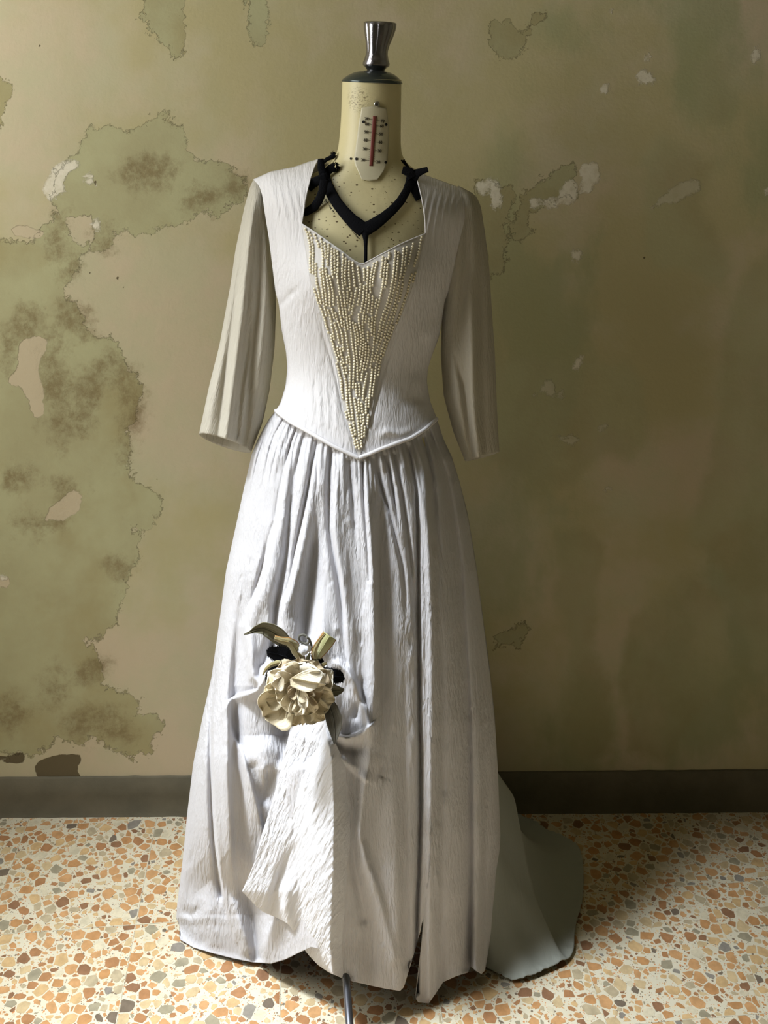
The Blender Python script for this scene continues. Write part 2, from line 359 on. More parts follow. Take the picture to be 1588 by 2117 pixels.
def multi(name, boxes, mat, **kw):
    vs, fs = [], []
    for b in boxes:
        v, f = box(*b); o = len(vs); vs += v; fs += [tuple(i+o for i in q) for q in f]
    return mesh_obj(name, vs, fs, mat, smooth=False, **kw)
YE = YWall(XR)+.12
multi('wall_left', [(XL-.12, XL, YB, WY0, 0, ZC), (XL-.12, XL, WY1, YE, 0, ZC), (XL-.12, XL, WY0, WY1, 0, WZ0), (XL-.12, XL, WY0, WY1, WZ1, ZC)], M_wall2, kind='structure')
multi('wall_right', [(XR, XR+.12, YB, YE, 0, ZC)], M_wall2, kind='structure')
M_base = None
def base_mat():
    s = NT('worn_olive_skirting_paint'); p = s.pos()
    c = s.mix(s.smooth(s.noise(p, 9, 5, .6), .3, .7), rgb(104, 98, 82), rgb(88, 84, 70))
    return s.done(s.bsdf(c, .8, 0, s.bump(s.noise(p, 60, 5), .001), .25))
M_base = base_mat()
def baseboard():
    n = 260; xs = np.linspace(XL, XR, n); rows = []
    for x in xs:
        px = x/YW*F+CX
        hz = np.interp(px, [-300, 0, 400, 1030, 1588, 2200], [.079, .0790, .0795, .0830, .0840, .085])
        t = hz+.0010*mnoise.noise(Vector((x*30, 0, 0)))+.0007*mnoise.noise(Vector((x*90, 3, 0)))
        y = YWall(x); pr = .005+.0012*mnoise.noise(Vector((x*8, 1, 1)))
        rows.append([(x, y+.001, t), (x, y-pr*.6, t), (x, y-pr, t-.002), (x, y-pr, t*.5), (x, y-pr-.001, .006), (x, y-pr-.004+.002*mnoise.noise(Vector((x*40, 5, 1))), 0)])
    P = np.array(rows)
    grid_obj('baseboard_back', P, M_base, kind='structure', flip=True)
baseboard()

# window joinery in the left wall (just outside the frame; it is what lights the room and what the chrome reflects)
M_frame = plain('white_window_paint', rgb(200, 196, 184), .5)
multi('window_1', [(XL-.09, XL-.04, WY0, WY0+.05, WZ0, WZ1), (XL-.09, XL-.04, WY1-.05, WY1, WZ0, WZ1), (XL-.09, XL-.04, WY0+.05, WY1-.05, WZ0, WZ0+.05), (XL-.09, XL-.04, WY0+.05, WY1-.05, WZ1-.05, WZ1)], M_frame, kind='structure')

# ------------------------------------------------------------------ terrazzo floor
M_matrix = None
def matrix_mat(name, pattern=False):
    s = NT(name); p = s.pos()
    base = s.mix(s.noise(p, 30, 4), rgb(208, 201, 180), rgb(190, 182, 158))
    def chips(base, scale, thr0, thr1, cols, loc):
        v = s.n('ShaderNodeTexVoronoi', feature='F1'); s.l(s.mapv(p, (1, 1, 1), loc, (0, 0, .4)), v.inputs['Vector']); v.inputs['Scale'].default_value = scale
        sc = s.n('ShaderNodeSeparateColor'); s.l(v.outputs['Color'], sc.inputs[0])
        d = s.math('LESS_THAN', v.outputs['Distance'], s.math('MULTIPLY_ADD', sc.outputs[0], thr1-thr0, thr0))
        cr = s.n('ShaderNodeValToRGB'); cr.color_ramp.interpolation = 'CONSTANT'
        while len(cr.color_ramp.elements) < len(cols): cr.color_ramp.elements.new(.5)
        for i, c in enumerate(cols): cr.color_ramp.elements[i].position = i/len(cols); cr.color_ramp.elements[i].color = c
        s.l(sc.outputs[1], cr.inputs[0])
        return s.mix(d, base, cr.outputs[0])
    cols = [rgb(188, 130, 84), rgb(150, 118, 88), rgb(206, 186, 150), rgb(120, 106, 90), rgb(196, 158, 112)]
    base = chips(base, 290, .05, .42, cols, (.3, .1, 0))
    base = chips(base, 150, -.25, .42, cols, (1.3, .7, 0))
    if pattern: base = chips(base, 42, .2, .62, cols, (.9, .5, 0))
    return s.done(s.bsdf(base, .33, 0, s.bump(s.noise(p, 300, 3), .00025), .4))
M_matrix = matrix_mat('terrazzo_matrix'); M_tilefar = matrix_mat('terrazzo_tile_far', True)
M_grout = plain('grout', rgb(190, 180, 156), .9)
CH = [((176, 132, 88), 10), ((184, 142, 98), 10), ((158, 116, 80), 7), ((190, 160, 116), 8), ((188, 166, 128), 7), ((170, 156, 128), 6), ((146, 138, 116), 4), ((134, 100, 74), 4), ((132, 126, 116), 1.5), ((198, 188, 162), 4), ((110, 98, 84), 1)]
def chip_mat(i, c):
    s = NT('stone_chip_%s' % ['orange', 'tan', 'rust', 'honey', 'sand', 'buff', 'grey', 'brown', 'slate', 'pale', 'dark'][i]); p = s.pos()
    k = rgb(*c); col = s.mix(s.smooth(s.noise(p, 55, 5, .65), .3, .7), tuple(x*.82 for x in k[:3])+(1,), tuple(min(1, x*1.1) for x in k[:3])+(1,))
    return s.done(s.bsdf(col, .30, 0, None, .45))
CHM = [chip_mat(i, c) for i, (c, w) in enumerate(CH)]; CHW = np.array([w for c, w in CH], float); CHW /= CHW.sum()
T = .262
def floor():
    multi('floor', [(XL, XR, YB, YWall(XR)+.1, -.06, -.012)], M_grout, kind='structure')
    fl = bpy.data.objects['floor']
    o = np.array([(281-CX)/F*(F*CAMH/(1912-HY)), F*CAMH/(1912-HY)])
    ang = -math.radians(4.9)*-1
    a = np.array([math.cos(ang), -math.sin(ang)*1.0]); b = np.array([math.sin(ang)*-1.0, -math.cos(ang)])   # a: along a row, b: towards the camera
    a = np.array([math.cos(math.radians(4.9)), math.sin(math.radians(4.9))]); b = np.array([-math.sin(math.radians(-4.9)), -math.cos(math.radians(-4.9))])
    b = np.array([a[1], -a[0]])
    g = .00022
    near_boxes = {}
    rng = np.random.default_rng(11)
    polys = []     # (area, verts, matindex)
    def clip(poly, m, n):      # keep side where (p-m).n <= 0
        out = []; k = len(poly)
        if not k: return out
        d = [(q[0]-m[0])*n[0]+(q[1]-m[1])*n[1] for q in poly]
        for i in range(k):
            j = (i+1) % k
            if d[i] <= 0: out.append(poly[i])
            if (d[i] < 0) != (d[j] < 0) and d[i] != d[j]:
                t = d[i]/(d[i]-d[j]); out.append((poly[i][0]+(poly[j][0]-poly[i][0])*t, poly[i][1]+(poly[j][1]-poly[i][1])*t))
        return out
    tile_i = 0
    for i in range(-5, 12):
        for j in range(-3, 16):
            c0 = o+a*T*i+b*T*(j-1)
            cs = [c0+a*g+b*g, c0+a*(T-g)+b*g, c0+a*(T-g)+b*(T-g), c0+a*g+b*(T-g)]
            poly = [tuple(c) for c in cs]
            for m, n in (((XL, 0), (-1, 0)), ((XR, 0), (1, 0)), ((0, YB), (0, -1)), ((0, YW-.004), (-.010, 1))):
                poly = clip(poly, m, n)
                if not poly: break
            if len(poly) < 3: continue
            area_ = abs(sum(poly[k][0]*poly[(k+1) % len(poly)][1]-poly[(k+1) % len(poly)][0]*poly[k][1] for k in range(len(poly))))/2
            if area_ < 1e-4: continue
            dz = rng.uniform(-.0003, .0)
            cxm = np.mean([q[0] for q in poly]); cym = np.mean([q[1] for q in poly])
            near = cym > 1.22 and -1.15 < cxm < 1.35
            k = len(poly)
            vs = [(q[0], q[1], dz) for q in poly]+[(q[0]+(q[0]-cxm)*.003, q[1]+(q[1]-cym)*.003, dz-.0012) for q in poly]+[(q[0], q[1], -.012) for q in poly]
            if sum(poly[q][0]*poly[(q+1) % k][1]-poly[(q+1) % k][0]*poly[q][1] for q in range(k)) < 0: top = tuple(range(k))[::-1]
            else: top = tuple(range(k))
            fs = [top]
            for q in range(k):
                w = (q+1) % k
                fs += [(q, w, k+w, k+q), (k+q, k+w, 2*k+w, 2*k+q)]
            vs = vs[:k]+[(q[0], q[1], dz-.0012) for q in poly]+vs[2*k:]
            mesh_obj('tile', vs, fs, M_matrix if near else M_tilefar, fl, False)
            tile_i += 1
            if not near: continue
            # power diagram of chips inside this tile, stretched a little in a random direction
            N = 900; tries = rng.uniform(0, 1, (N, 2)); R = np.clip(rng.lognormal(math.log(.0047), .60, N), .0016, .0118)
            order = np.argsort(-R); keep = []
            P = tries*T
            for q in order:
                ok = True
                for w in keep:
                    if (P[q, 0]-P[w, 0])**2+(P[q, 1]-P[w, 1])**2 < (.76*(R[q]+R[w]))**2: ok = False; break
                if ok: keep.append(q)
            P = P[keep]; R = R[keep]
            th = rng.uniform(-.5, 1.0); st = 1.28
            ct, sn = math.cos(th), math.sin(th)
            S = np.array([[ct*st, sn*st], [-sn, ct]]); Si = np.linalg.inv(S)
            Q = P@np.linalg.inv(S).T*1.0
            for q in range(len(P)):
                d = P-P[q]; dd = np.hypot(d[:, 0], d[:, 1]); near_i = np.argsort(dd)[1:16]
                ringn = rng.integers(4, 7); a0 = rng.uniform(0, 6.28); mr = R[q]*rng.uniform(1.05, 1.5)
                ex = rng.uniform(1, 1.8); et = rng.normal(.35, .55)
                cell = []
                for t in np.linspace(0, 2*math.pi, ringn, endpoint=False):
                    rr = mr*rng.uniform(.62, 1.25); u, v = rr*math.cos(t+a0)*ex, rr*math.sin(t+a0)/ex**.6
                    cell.append((P[q, 0]+u*math.cos(et)-v*math.sin(et), P[q, 1]+u*math.sin(et)+v*math.cos(et)))
                gap = rng.uniform(.0005, .0019)
                for w in near_i:
                    n = d[w]/(dd[w]+1e-9); tpos = (dd[w]**2+R[q]**2-R[w]**2)/(2*dd[w]+1e-9)-gap
                    cell = clip(cell, P[q]+n*tpos, n)
                    if len(cell) < 3: break
                for m, n in (((.0004, 0), (-1, 0)), ((T-.002, 0), (1, 0)), ((0, .0004), (0, -1)), ((0, T-.002), (0, 1))):
                    if len(cell) >= 3: cell = clip(cell, m, n)
                if len(cell) < 3: continue
                wc = [c0+a*(u+g)+b*(v+g) for u, v in cell]
                if any(w_[1] > YWall(w_[0])-.006 or w_[0] < XL+.01 for w_ in wc): continue
                A = abs(sum(wc[k][0]*wc[(k+1) % len(wc)][1]-wc[(k+1) % len(wc)][0]*wc[k][1] for k in range(len(wc))))/2
                if A < 4e-6: continue
                xm = np.mean([w_[0] for w_ in wc]); ym = np.mean([w_[1] for w_ in wc])
                u = xm/ym*F+CX; v = CAMH/ym*F+HY
                vis = 5 < u < 1583 and v < 2112 and not (372 < u < 1030 and v < 1985) and not (1000 < u < 1205 and v < 2010)
                polys.append((A/ym**3*(1 if vis else 0), A, [(w_[0], w_[1]) for w_ in wc], int(rng.choice(len(CH), p=CHW)), dz))
    polys.sort(key=lambda q: -q[0])
    def chipgeo(vs2, dz, base):
        k = len(vs2); cxm = sum(q[0] for q in vs2)/k; cym = sum(q[1] for q in vs2)/k
        sgn = sum(vs2[q][0]*vs2[(q+1) % k][1]-vs2[(q+1) % k][0]*vs2[q][1] for q in range(k))
        if sgn < 0: vs2 = vs2[::-1]
        z = dz+.00025
        v = [(cxm+(q[0]-cxm)*.985, cym+(q[1]-cym)*.985, z) for q in vs2]+[(q[0], q[1], dz-.0006) for q in vs2]
        f = [tuple(base+q for q in range(k))]+[(base+q, base+k+q, base+k+(q+1) % k, base+(q+1) % k) for q in range(k)]
        return v, f
    for _, A, vs2, mi, dz in polys[:300]:
        v, f = chipgeo(vs2, dz, 0)
        mesh_obj('stone_chip', v, f, CHM[mi], fl, False)
    vs, fs, ms = [], [], []
    for _, A, vs2, mi, dz in polys[300:]:
        v, f = chipgeo(vs2, dz, len(vs)); vs += v; fs += f; ms += [mi]*len(f)
    rest = mesh_obj('terrazzo_chips', vs, fs, CHM[0], fl, False, kind='stuff')
    for m in CHM[1:]: rest.data.materials.append(m)
    rest.data.polygons.foreach_set('material_index', ms)
    print('tiles', tile_i, 'chips', len(polys))
floor()

# ------------------------------------------------------------------ body shape shared by the form and the gown
TORSO = [(165,769,61,.052),(250,767,62,.052),(300,764.5,64,.054),(325,763,68,.056),(345,762,84,.060),(362,760,118,.066),(382,758,160,.074),(410,757,186,.086),(460,753,184,.100),(550,748,165,.110),(650,744,150,.104),(760,740,136,.086),(850,740,150,.098),(940,740,176,.112),(1010,739,182,.112)]
BOD = [(330,757,236,.075),(370,755,236,.092),(430,754,228,.108),(480,752,214,.117),(560,747,196,.128),(610,745,182,.128),(650,745,172,.122),(690,746,166,.114),(740,741,151,.103),(765,740,148,.100),(800,738,150,.102),(850,737,170,.113),(900,736,196,.124),(960,735,220,.132),(1020,735,232,.140)]
YS = [(480,392),(524,371),(560,355),(610,345),(658,329),(700,322),(800,325),(850,346),(890,366),(940,385),(978,401),(1010,425)]
def torsoY(x, y):
    x = np.asarray(x, float); y = np.asarray(y, float)
    s = (x-interp_tab(TORSO, y, 1))/interp_tab(TORSO, y, 2)
    return YD-interp_tab(TORSO, y, 3)*np.sqrt(np.clip(1-s*s, 0, 1))
def bodY(x, y):
    x = np.asarray(x, float); y = np.asarray(y, float)
    s = (x-interp_tab(BOD, y, 1))/interp_tab(BOD, y, 2)
    t = np.clip((y-interp_tab(YS, x, 1))/75, 0, 1)
    f = np.sqrt(np.clip(1-(1-t)**2, 0, 1))
    d = interp_tab(BOD, y, 3)*np.clip(1-s*s, 0, 1)**.5*f
    # bust
    for bx in (672, 822):
        d = d+.016*np.exp(-((x-bx)/52)**2-((y-565)/62)**2)
    return YD-d
def back_of(d, k=.9): return YD+(YD-d)*k

# ------------------------------------------------------------------ dress form
form = empty('dress_form', label='old cream painted dress form with chrome neck knob standing inside the white gown', cat='mannequin')
def build_form():
    nr, nc = 150, 96
    ys = np.concatenate([np.linspace(165, 420, 80), np.linspace(424, 1010, 70)])
    ph = np.linspace(0, 2*math.pi, nc, endpoint=False)
    P = np.zeros((nr, nc, 3)); uv = np.zeros((nr, nc, 2))
    for i, y in enumerate(ys):
        xc, hw, dd = [interp_tab(TORSO, y, k) for k in (1, 2, 3)]
        c, s_ = np.cos(ph), np.sin(ph)
        cc = np.sign(c)*np.abs(c)**(1 if y < 330 else .92)
        yy = y+np.zeros(nc)+(3.5*c if y < 168 else 0)
        # world ring around the tilted axis
        ctr = PX(xc, y, YD)
        P[i, :, 0] = ctr[0]+hw/PPM*cc; P[i, :, 1] = YD-dd*s_; P[i, :, 2] = CAMH-(y-HY)/F*YD
    # re-seat the front of the chest so its outline stays a body: nothing else to do
    vs = P.reshape(-1, 3).tolist(); fs = grid_faces(nr, nc, True)
    vs.append(P[-1].mean(0).tolist()); k = len(vs)-1; b0 = (nr-1)*nc
    fs += [(b0+j, k, b0+(j+1) % nc) for j in range(nc)]
    vs.append(P[0].mean(0).tolist()); k = len(vs)-1
    fs += [(k, j, (j+1) % nc) for j in range(nc)]
    mesh_obj('torso', vs, fs, M_cream, form, True)
build_form()
def lathe(name, rings, mat, n=48, flute=None, parent=None, **kw):
    """rings: (px x, px y, radius px); axis follows the ring centres"""
    vs, fs = [], []
    for i, (x, y, r) in enumerate(rings):
        c = PX(x, y, YD)
        for k in range(n):
            a = 2*math.pi*k/n
            rr = r/PPM*(1+(flute[i] if flute else 0)*(abs(math.cos(a*4.5))**.7-.6))
            vs.append((c[0]+rr*math.cos(a), c[1]+rr*math.sin(a), c[2]+.045*rr*-math.cos(a)))
    for i in range(len(rings)-1):
        for k in range(n): fs.append((i*n+k, (i+1)*n+k, (i+1)*n+(k+1) % n, i*n+(k+1) % n))
    fs.append(tuple(range(n))); fs.append(tuple((len(rings)-1)*n+k for k in range(n))[::-1])
    return mesh_obj(name, vs, fs, mat, parent, True, **kw)
knob = lathe('neck_knob', [(786,47,20),(786,46,31),(785.5,48,33.5),(785,60,32.5),(783.5,75,29),(781,92,24.5),(779.5,105,22.3),(779,112,22.6),(778.5,122,25),(778,131,28),(777.6,136,27.5),(777.3,140,22),(777,146,18),(776.8,152,17)], M_chrome, 72,
      [0,.05,.07,.08,.08,.07,.05,.03,0,0,0,0,0,0], form, label='flared fluted chrome knob')
for p in knob.data.polygons: p.use_smooth = len(p.vertices) == 4
lathe('neck_cap', [(776.5,146,18),(775,148,30),(773,152,42),(771.5,158,52),(770,164,59),(769.5,168,62.5),(769.3,170.5,63.5),(769,172,61)], M_dome, 64, None, form, label='dark glossy domed cap')
# measuring plate on the neck
def neckY(x, y, off=.0):
    r = .0535+off; s = (np.asarray(x, float)-(768.5-(np.asarray(y, float)-165)*.033))/64.0
    return YD-r*np.sqrt(np.clip(1-s*s, .02, 1))-np.clip((np.asarray(y, float)-318)/60, 0, 1)**2*.012
def build_plate():
    top = [(748,222),(772,220),(799,224)]; bot = [(748,371),(764,374),(780,372)]
    left = [(748,222),(742,255),(736,300),(731.5,327),(734,340),(748,371)]; right = [(799,224),(804,262),(803,300),(801,333),(795,352),(780,372)]
    g = coons(top, bot, left, right, 40, 22)
    Yf = neckY(g[..., 0], g[..., 1], .0010); Yf = np.minimum(Yf, torsoY(g[..., 0], g[..., 1])-.0015)
    o = grid_obj('scale_plate', PX(g[..., 0], g[..., 1], Yf), M_plate, form, flip=False, thick=.0016, label='ivory tapered scale plate')
    def pY(x, y, d): return float(min(neckY(x, y, .0010), torsoY(x, y)-.0015))-.0010-d
    # red strip
    n = 24; rows = []
    for t in np.linspace(0, 1, n):
        x = 775.0-7.8*t; y = 240+103*t; hw = 4.1-.4*t
        rows.append([PX(x+q*hw, y, pY(x+q*hw, y, .0004)) for q in (-1, -.3, .3, 1)])
    grid_obj('indicator_strip', np.array(rows), M_red, o, thick=.0006, label='dark red strip')
    # ticks + numerals (sub-parts of the plate)
    vs, fs = [], []
    def tick(x0, x1, y, y1, h=.45):
        b = len(vs)
        for x, yy in ((x0, y-h), (x1, y1-h), (x1, y1+h), (x0, y+h)): vs.append(PX(x, yy, pY(x, yy, .0006)).tolist())
        fs.append((b, b+3, b+2, b+1))
    L = [(246,758),(257,759),(273,757),(290,755.5),(308,754),(331,750.5)]; R = [(250.5,791),(261,789.5),(277.5,788),(294.5,786.5),(312,785),(335,782)]
    for (y, x) in L:
        c = 775-7.8*(y-240)/103; tick(x+4.5, c-4.3, y, y+.4, .35)
    for (y, x) in R:
        c = 775-7.8*(y-240)/103; tick(c+4.3, x-4.5, y-1.2, y, .35)
    for k in range(24):
        y = 246+k*3.7; c = 775-7.8*(y-240)/103; tick(c-6.3, c-4.4, y, y, .2); tick(c+4.4, c+6.3, y, y, .2)
    mesh_obj('tick_marks', vs, fs, M_ink, o, False)
    for lst in (L, R):
        for (y, x), tx in zip(lst, ('70', '60', '50', '40', '30', '20')):
            cu = bpy.data.curves.new('numeral', 'FONT'); cu.body = tx; cu.size = .0072; cu.extrude = .00015; cu.offset = .00022; cu.align_x = 'CENTER'; cu.align_y = 'CENTER'
            t = bpy.data.objects.new('numeral', cu); COL.objects.link(t); dg = bpy.context.evaluated_depsgraph_get(); me = bpy.data.meshes.new_from_object(t.evaluated_get(dg)); bpy.data.objects.remove(t)
            me.materials.clear(); me.materials.append(M_ink)
            q = bpy.data.objects.new('numeral', me); COL.objects.link(q); q.parent = o
            q.location = V3(x, y, pY(x, y, .0006)); s = (x-766)/64
            q.rotation_euler = (math.pi/2, -.04*-1, math.asin(max(-.9, min(.9, s))))
build_plate()
def disc(name, x, y, Yv, r, mat, parent, h=.001, dome=0, n=14, **kw):
    """low button that faces outwards from the neck"""
    s = max(-.85, min(.85, (x-766)/64)); nrm = Vector((s, -math.sqrt(1-s*s), 0)); u = Vector((0, 0, 1)); w = nrm.cross(u)
    c = V3(x, y, Yv); vs = []; rings = [(1, 0), (1, h*.6), (.75, h), (.3, h+dome)]
    for rr, hh in rings:
        for k in range(n):
            a = 2*math.pi*k/n; vs.append(tuple(c+nrm*hh+(u*math.sin(a)+w*math.cos(a))*r*rr))
    fs = [(i*n+k, i*n+(k+1) % n, (i+1)*n+(k+1) % n, (i+1)*n+k) for i in range(3) for k in range(n)]+[tuple(3*n+k for k in range(n))]
    return mesh_obj(name, vs, fs, mat, parent, True, **kw)
sc_ = disc('screw', 779.5, 215.5, float(neckY(779.5, 215.5)),   .0052, M_screw, form, .0014, .0004, 20, label='small bright screw')
disc('screw_slot', 779.5, 215.8, float(neckY(779.5, 215.8))-.0018, .0016, M_hole, sc_, .0006)
for (x, y, d) in ((751.5,252,.0032),(798.5,257.5,.0032),(737,328.5,.0032),(797.5,335.5,.0032),(725.5,328,.0005)):
    disc('rivet_hole', x, y, float(min(neckY(x, y), torsoY(x, y)))-d, .0026 if x > 730 else .0022, M_hole, form, .0006)
# stand: centre pole under the torso and three splayed legs
def stand():
    c = PX(738, 1000, YD)
    v, f = sweep([(c[0], YD, c[2]+.01), (c[0], YD, .30)], .014, 16); mesh_obj('stand_pole', v, f, M_steel, form)
    v, f = sweep([(c[0], YD, .36), (c[0], YD, .34), (c[0], YD, .29), (c[0], YD, .27)], [.02, .026, .026, .02], 16); mesh_obj('leg_hub', v, f, M_steel, form)
    p1 = V3(713, 1985, 1.60); p2 = V3(723, 2122, 1.535); d = (p2-p1); e = p2+d*((p2.z-.008)/-d.z if d.z else 0)
    hub = Vector((c[0], YD-.02, .31))
    for q in ([hub, Vector((p1.x+.003, p1.y+.02, .20)), p1, p2, e], [hub, Vector((c[0]-.17, YD+.10, .008))], [hub, Vector((c[0]+.17, YD+.10, .008))]):
        v, f = sweep(q, .0062, 14); mesh_obj('leg', v, f, M_steel, form)
stand()

# ------------------------------------------------------------------ black felt ribbon collar
ribbon = empty('ribbon_collar', label='black felt ribbon tied around the form neck, meeting in a V on the chest', cat='ribbon')
def ribbon_piece(name, pts, yoff=.004, thick=.003, n=60, lab=None, absY=None):
    """pts: (x, y, half width px[, extra offset towards camera in m])"""
    p = np.array([q if len(q) == 4 else (*q, 0) for q in pts], float); p = resample(p, n)
    t = np.gradient(p[:, :2], axis=0); t /= np.linalg.norm(t, axis=1)[:, None]+1e-9; nrm = np.stack([-t[:, 1], t[:, 0]], 1)
    rows = []
    for i in range(n):
        row = []
        for q in np.linspace(-1, 1, 7):
            fz = 1+.06*mnoise.noise(Vector((p[i, 0]*.5, p[i, 1]*.5, q*3)))
            x = p[i, 0]+nrm[i, 0]*p[i, 2]*q*fz; y = p[i, 1]+nrm[i, 1]*p[i, 2]*q*fz
            Yb = float(torsoY(x, y)) if absY is None else absY
            row.append(PX(x, y, Yb-yoff-p[i, 3]-.0015*(1-q*q)))
        rows.append(row)
    o = grid_obj(name, np.array(rows), M_black, ribbon, thick=thick)
    if lab: o['label'] = lab
    return o
def fuzz(name, centre, r, n, parent=ribbon, ln=5):
    """frayed fibres around a ribbon end"""
    vs, fs = [], []
    c = np.array(centre, float)
    for k in range(n):
        a = random.uniform(0, 6.28); rr = r*random.uniform(.2, .95); x = c[0]+rr*math.cos(a); y = c[1]+rr*math.sin(a)
        a2 = a+random.uniform(-.9, .9); l = random.uniform(.3, 1)*ln
        q = [V3(x, y, c[2]+random.uniform(-.003, .003)), V3(x+l*.5*math.cos(a2), y+l*.5*math.sin(a2), c[2]+random.uniform(-.004, .003)), V3(x+l*math.cos(a2+.4), y+l*math.sin(a2+.4), c[2]+random.uniform(-.006, .003))]
        v, f = sweep(q, [.0007, .0006, .0003], 4, False); b = len(vs); vs += v; fs += [tuple(i+b for i in g) for g in f]
    return mesh_obj(name, vs, fs, M_black, parent, True, kind='stuff')
ribbon_piece('front_ribbon', [(672,362,9),(676,378,10),(684,398,11),(697,420,11),(713,440,12),(728,456,13),(742,468,15),(753,477,15)], lab='left half of the V')
ribbon_piece('front_ribbon', [(852,362,11),(847,378,8.5),(840,396,8),(828,416,8.5),(812,434,9),(793,450,10.5),(775,463,12.5),(756,474,13.5)], lab='right half of the V')
ribbon_piece('pendant_strip', [(754,464,16),(755,476,13),(755.5,486,6),(756,496,3.2),(756.3,515,2),(756,546,2)])
ribbon_piece('ribbon_tail', [(672,366,9,.002),(676,356,8,.005),(684,348,8,.006),(692,346,9,.006)], absY=float(torsoY(690, 352)))
ribbon_piece('ribbon_tail', [(663,328,5,.0),(664,345,7,.002),(668,360,8,.003),(674,372,8,.004)], absY=float(torsoY(680, 366)))
ribbon_piece('ribbon_tail', [(668,336,2.5),(676,329,3),(686,325,3.5),(692,320,5)], absY=YD-.02)
ribbon_piece('shoulder_strap', [(673,366,9,.004),(660,372,9,.004),(646,379,10,.001),(636,388,10,-.004)], absY=float(torsoY(672, 380)))
ribbon_piece('shoulder_strap', [(670,372,8,.006),(667,395,8,.004),(660,413,8,.002),(650,428,8.5,0),(634,438,7,-.004),(626,441,6,-.006)], absY=float(torsoY(668, 420)))
ribbon_piece('ribbon_tail', [(854,366,12,.006),(849,357,9,.008),(840,353,9,.008),(832,351,7,.008)], absY=float(torsoY(845, 366)))
ribbon_piece('ribbon_tail', [(852,368,12,.008),(860,359,9,.012),(872,354,6,.014),(885,350,4.5,.016)], absY=float(torsoY(855, 366)))
ribbon_piece('ribbon_tail', [(828,334,2.5),(834,336,3.5),(838,340,3),(843,347,3)], absY=YD-.02)
ribbon_piece('shoulder_strap', [(851,372,8,0),(858,392,9,0),(868,412,9,0)], yoff=.001)
fuzz('frayed_fibres', (693,345,float(torsoY(690,352))-.006), 9, 160)
fuzz('frayed_fibres', (689,321,YD-.02), 5, 60, ln=7)
fuzz('frayed_fibres', (834,335,YD-.02), 4, 40, ln=5)
def edge_fuzz():
    vs, fs = [], []
    for x0, y0, x1, y1, n in ((692,418,750,492,90),(681,398,745,470,60),(672,400,700,440,40),(775,480,812,448,10)):
        for k in range(n):
            t = random.random(); x = x0+(x1-x0)*t-6; y = y0+(y1-y0)*t+2; a = random.uniform(1.8, 3.6); l = random.uniform(1.5, 4)
            Yb = float(torsoY(x, y))-.005
            v, f = sweep([V3(x, y, Yb), V3(x+l*math.cos(a), y+l*math.sin(a), Yb)], [.0006, .0003], 4, False); b = len(vs); vs += v; fs += [tuple(i+b for i in g) for g in f]
    mesh_obj('frayed_fibres', vs, fs, M_black, ribbon, True, kind='stuff')
edge_fuzz()

# ------------------------------------------------------------------ the gown
gown = empty('wedding_gown', label='long white crinkled silk wedding gown with pearl beaded front and trailing hem', cat='dress')
WAISTL = [(570,849),(600,872),(633,890),(662,907),(691,923),(716,935),(741,947)]
WAISTR = [(741,947),(763,939),(786,929),(818,917),(849,906),(877,889),(903,866)]
SEAML = [(624,463),(631,510),(639,562),(646,595),(654,624),(664,652),(675,682),(684,713),(693,746),(700,785),(706,823),(712,850),(718,874),(728,905),(736,930),(741,946)]
SEAMR = [(880,483),(875,505),(869,529),(863,556),(856,583),(849,604),(841,624),(829,654),(815,685),(805,707),(797,728),(790,753),(784,779),(778,808),(772,838),(767,862),(761,886),(753,920),(742,946)]
SWEET = [(624,463),(640,473),(662,488),(683,503),(703,517),(720,530),(735,541),(743,545),(749,546.5),(757,543),(764,539),(784,528),(805,517),(822,508),(841,499),(860,491),(880,483)]
LNECK = [(658,329),(650,345),(642,368),(634,400),(629,430),(624,463)]
RNECK = [(850,347),(858,360),(864,376),(871,404),(876,430),(879,456),(880,483)]
LOUT = [(524,371),(537,385),(543,405),(548,440),(557,495),(564,553),(570,603),(577,628),(583,682),(592,727),(595,760),(591,798),(580,835),(570,849)]
ROUT = [(978,401),(973,425),(968,460),(962,495),(950,545),(932,590),(919,622),(913,665),(907,697),(892,736),(884,762),(882,790),(889,830),(903,866)]
def uvof(g): return np.stack([(g[..., 0]-CX)/PPM, -(g[..., 1]-HY)/PPM], -1)
def cloth(name, g, Yf, mat, parent=gown, thick=.0012, **kw):
    return grid_obj(name, PX(g[..., 0], g[..., 1], Yf), mat, parent, uv=uvof(g), thick=thick, **kw)
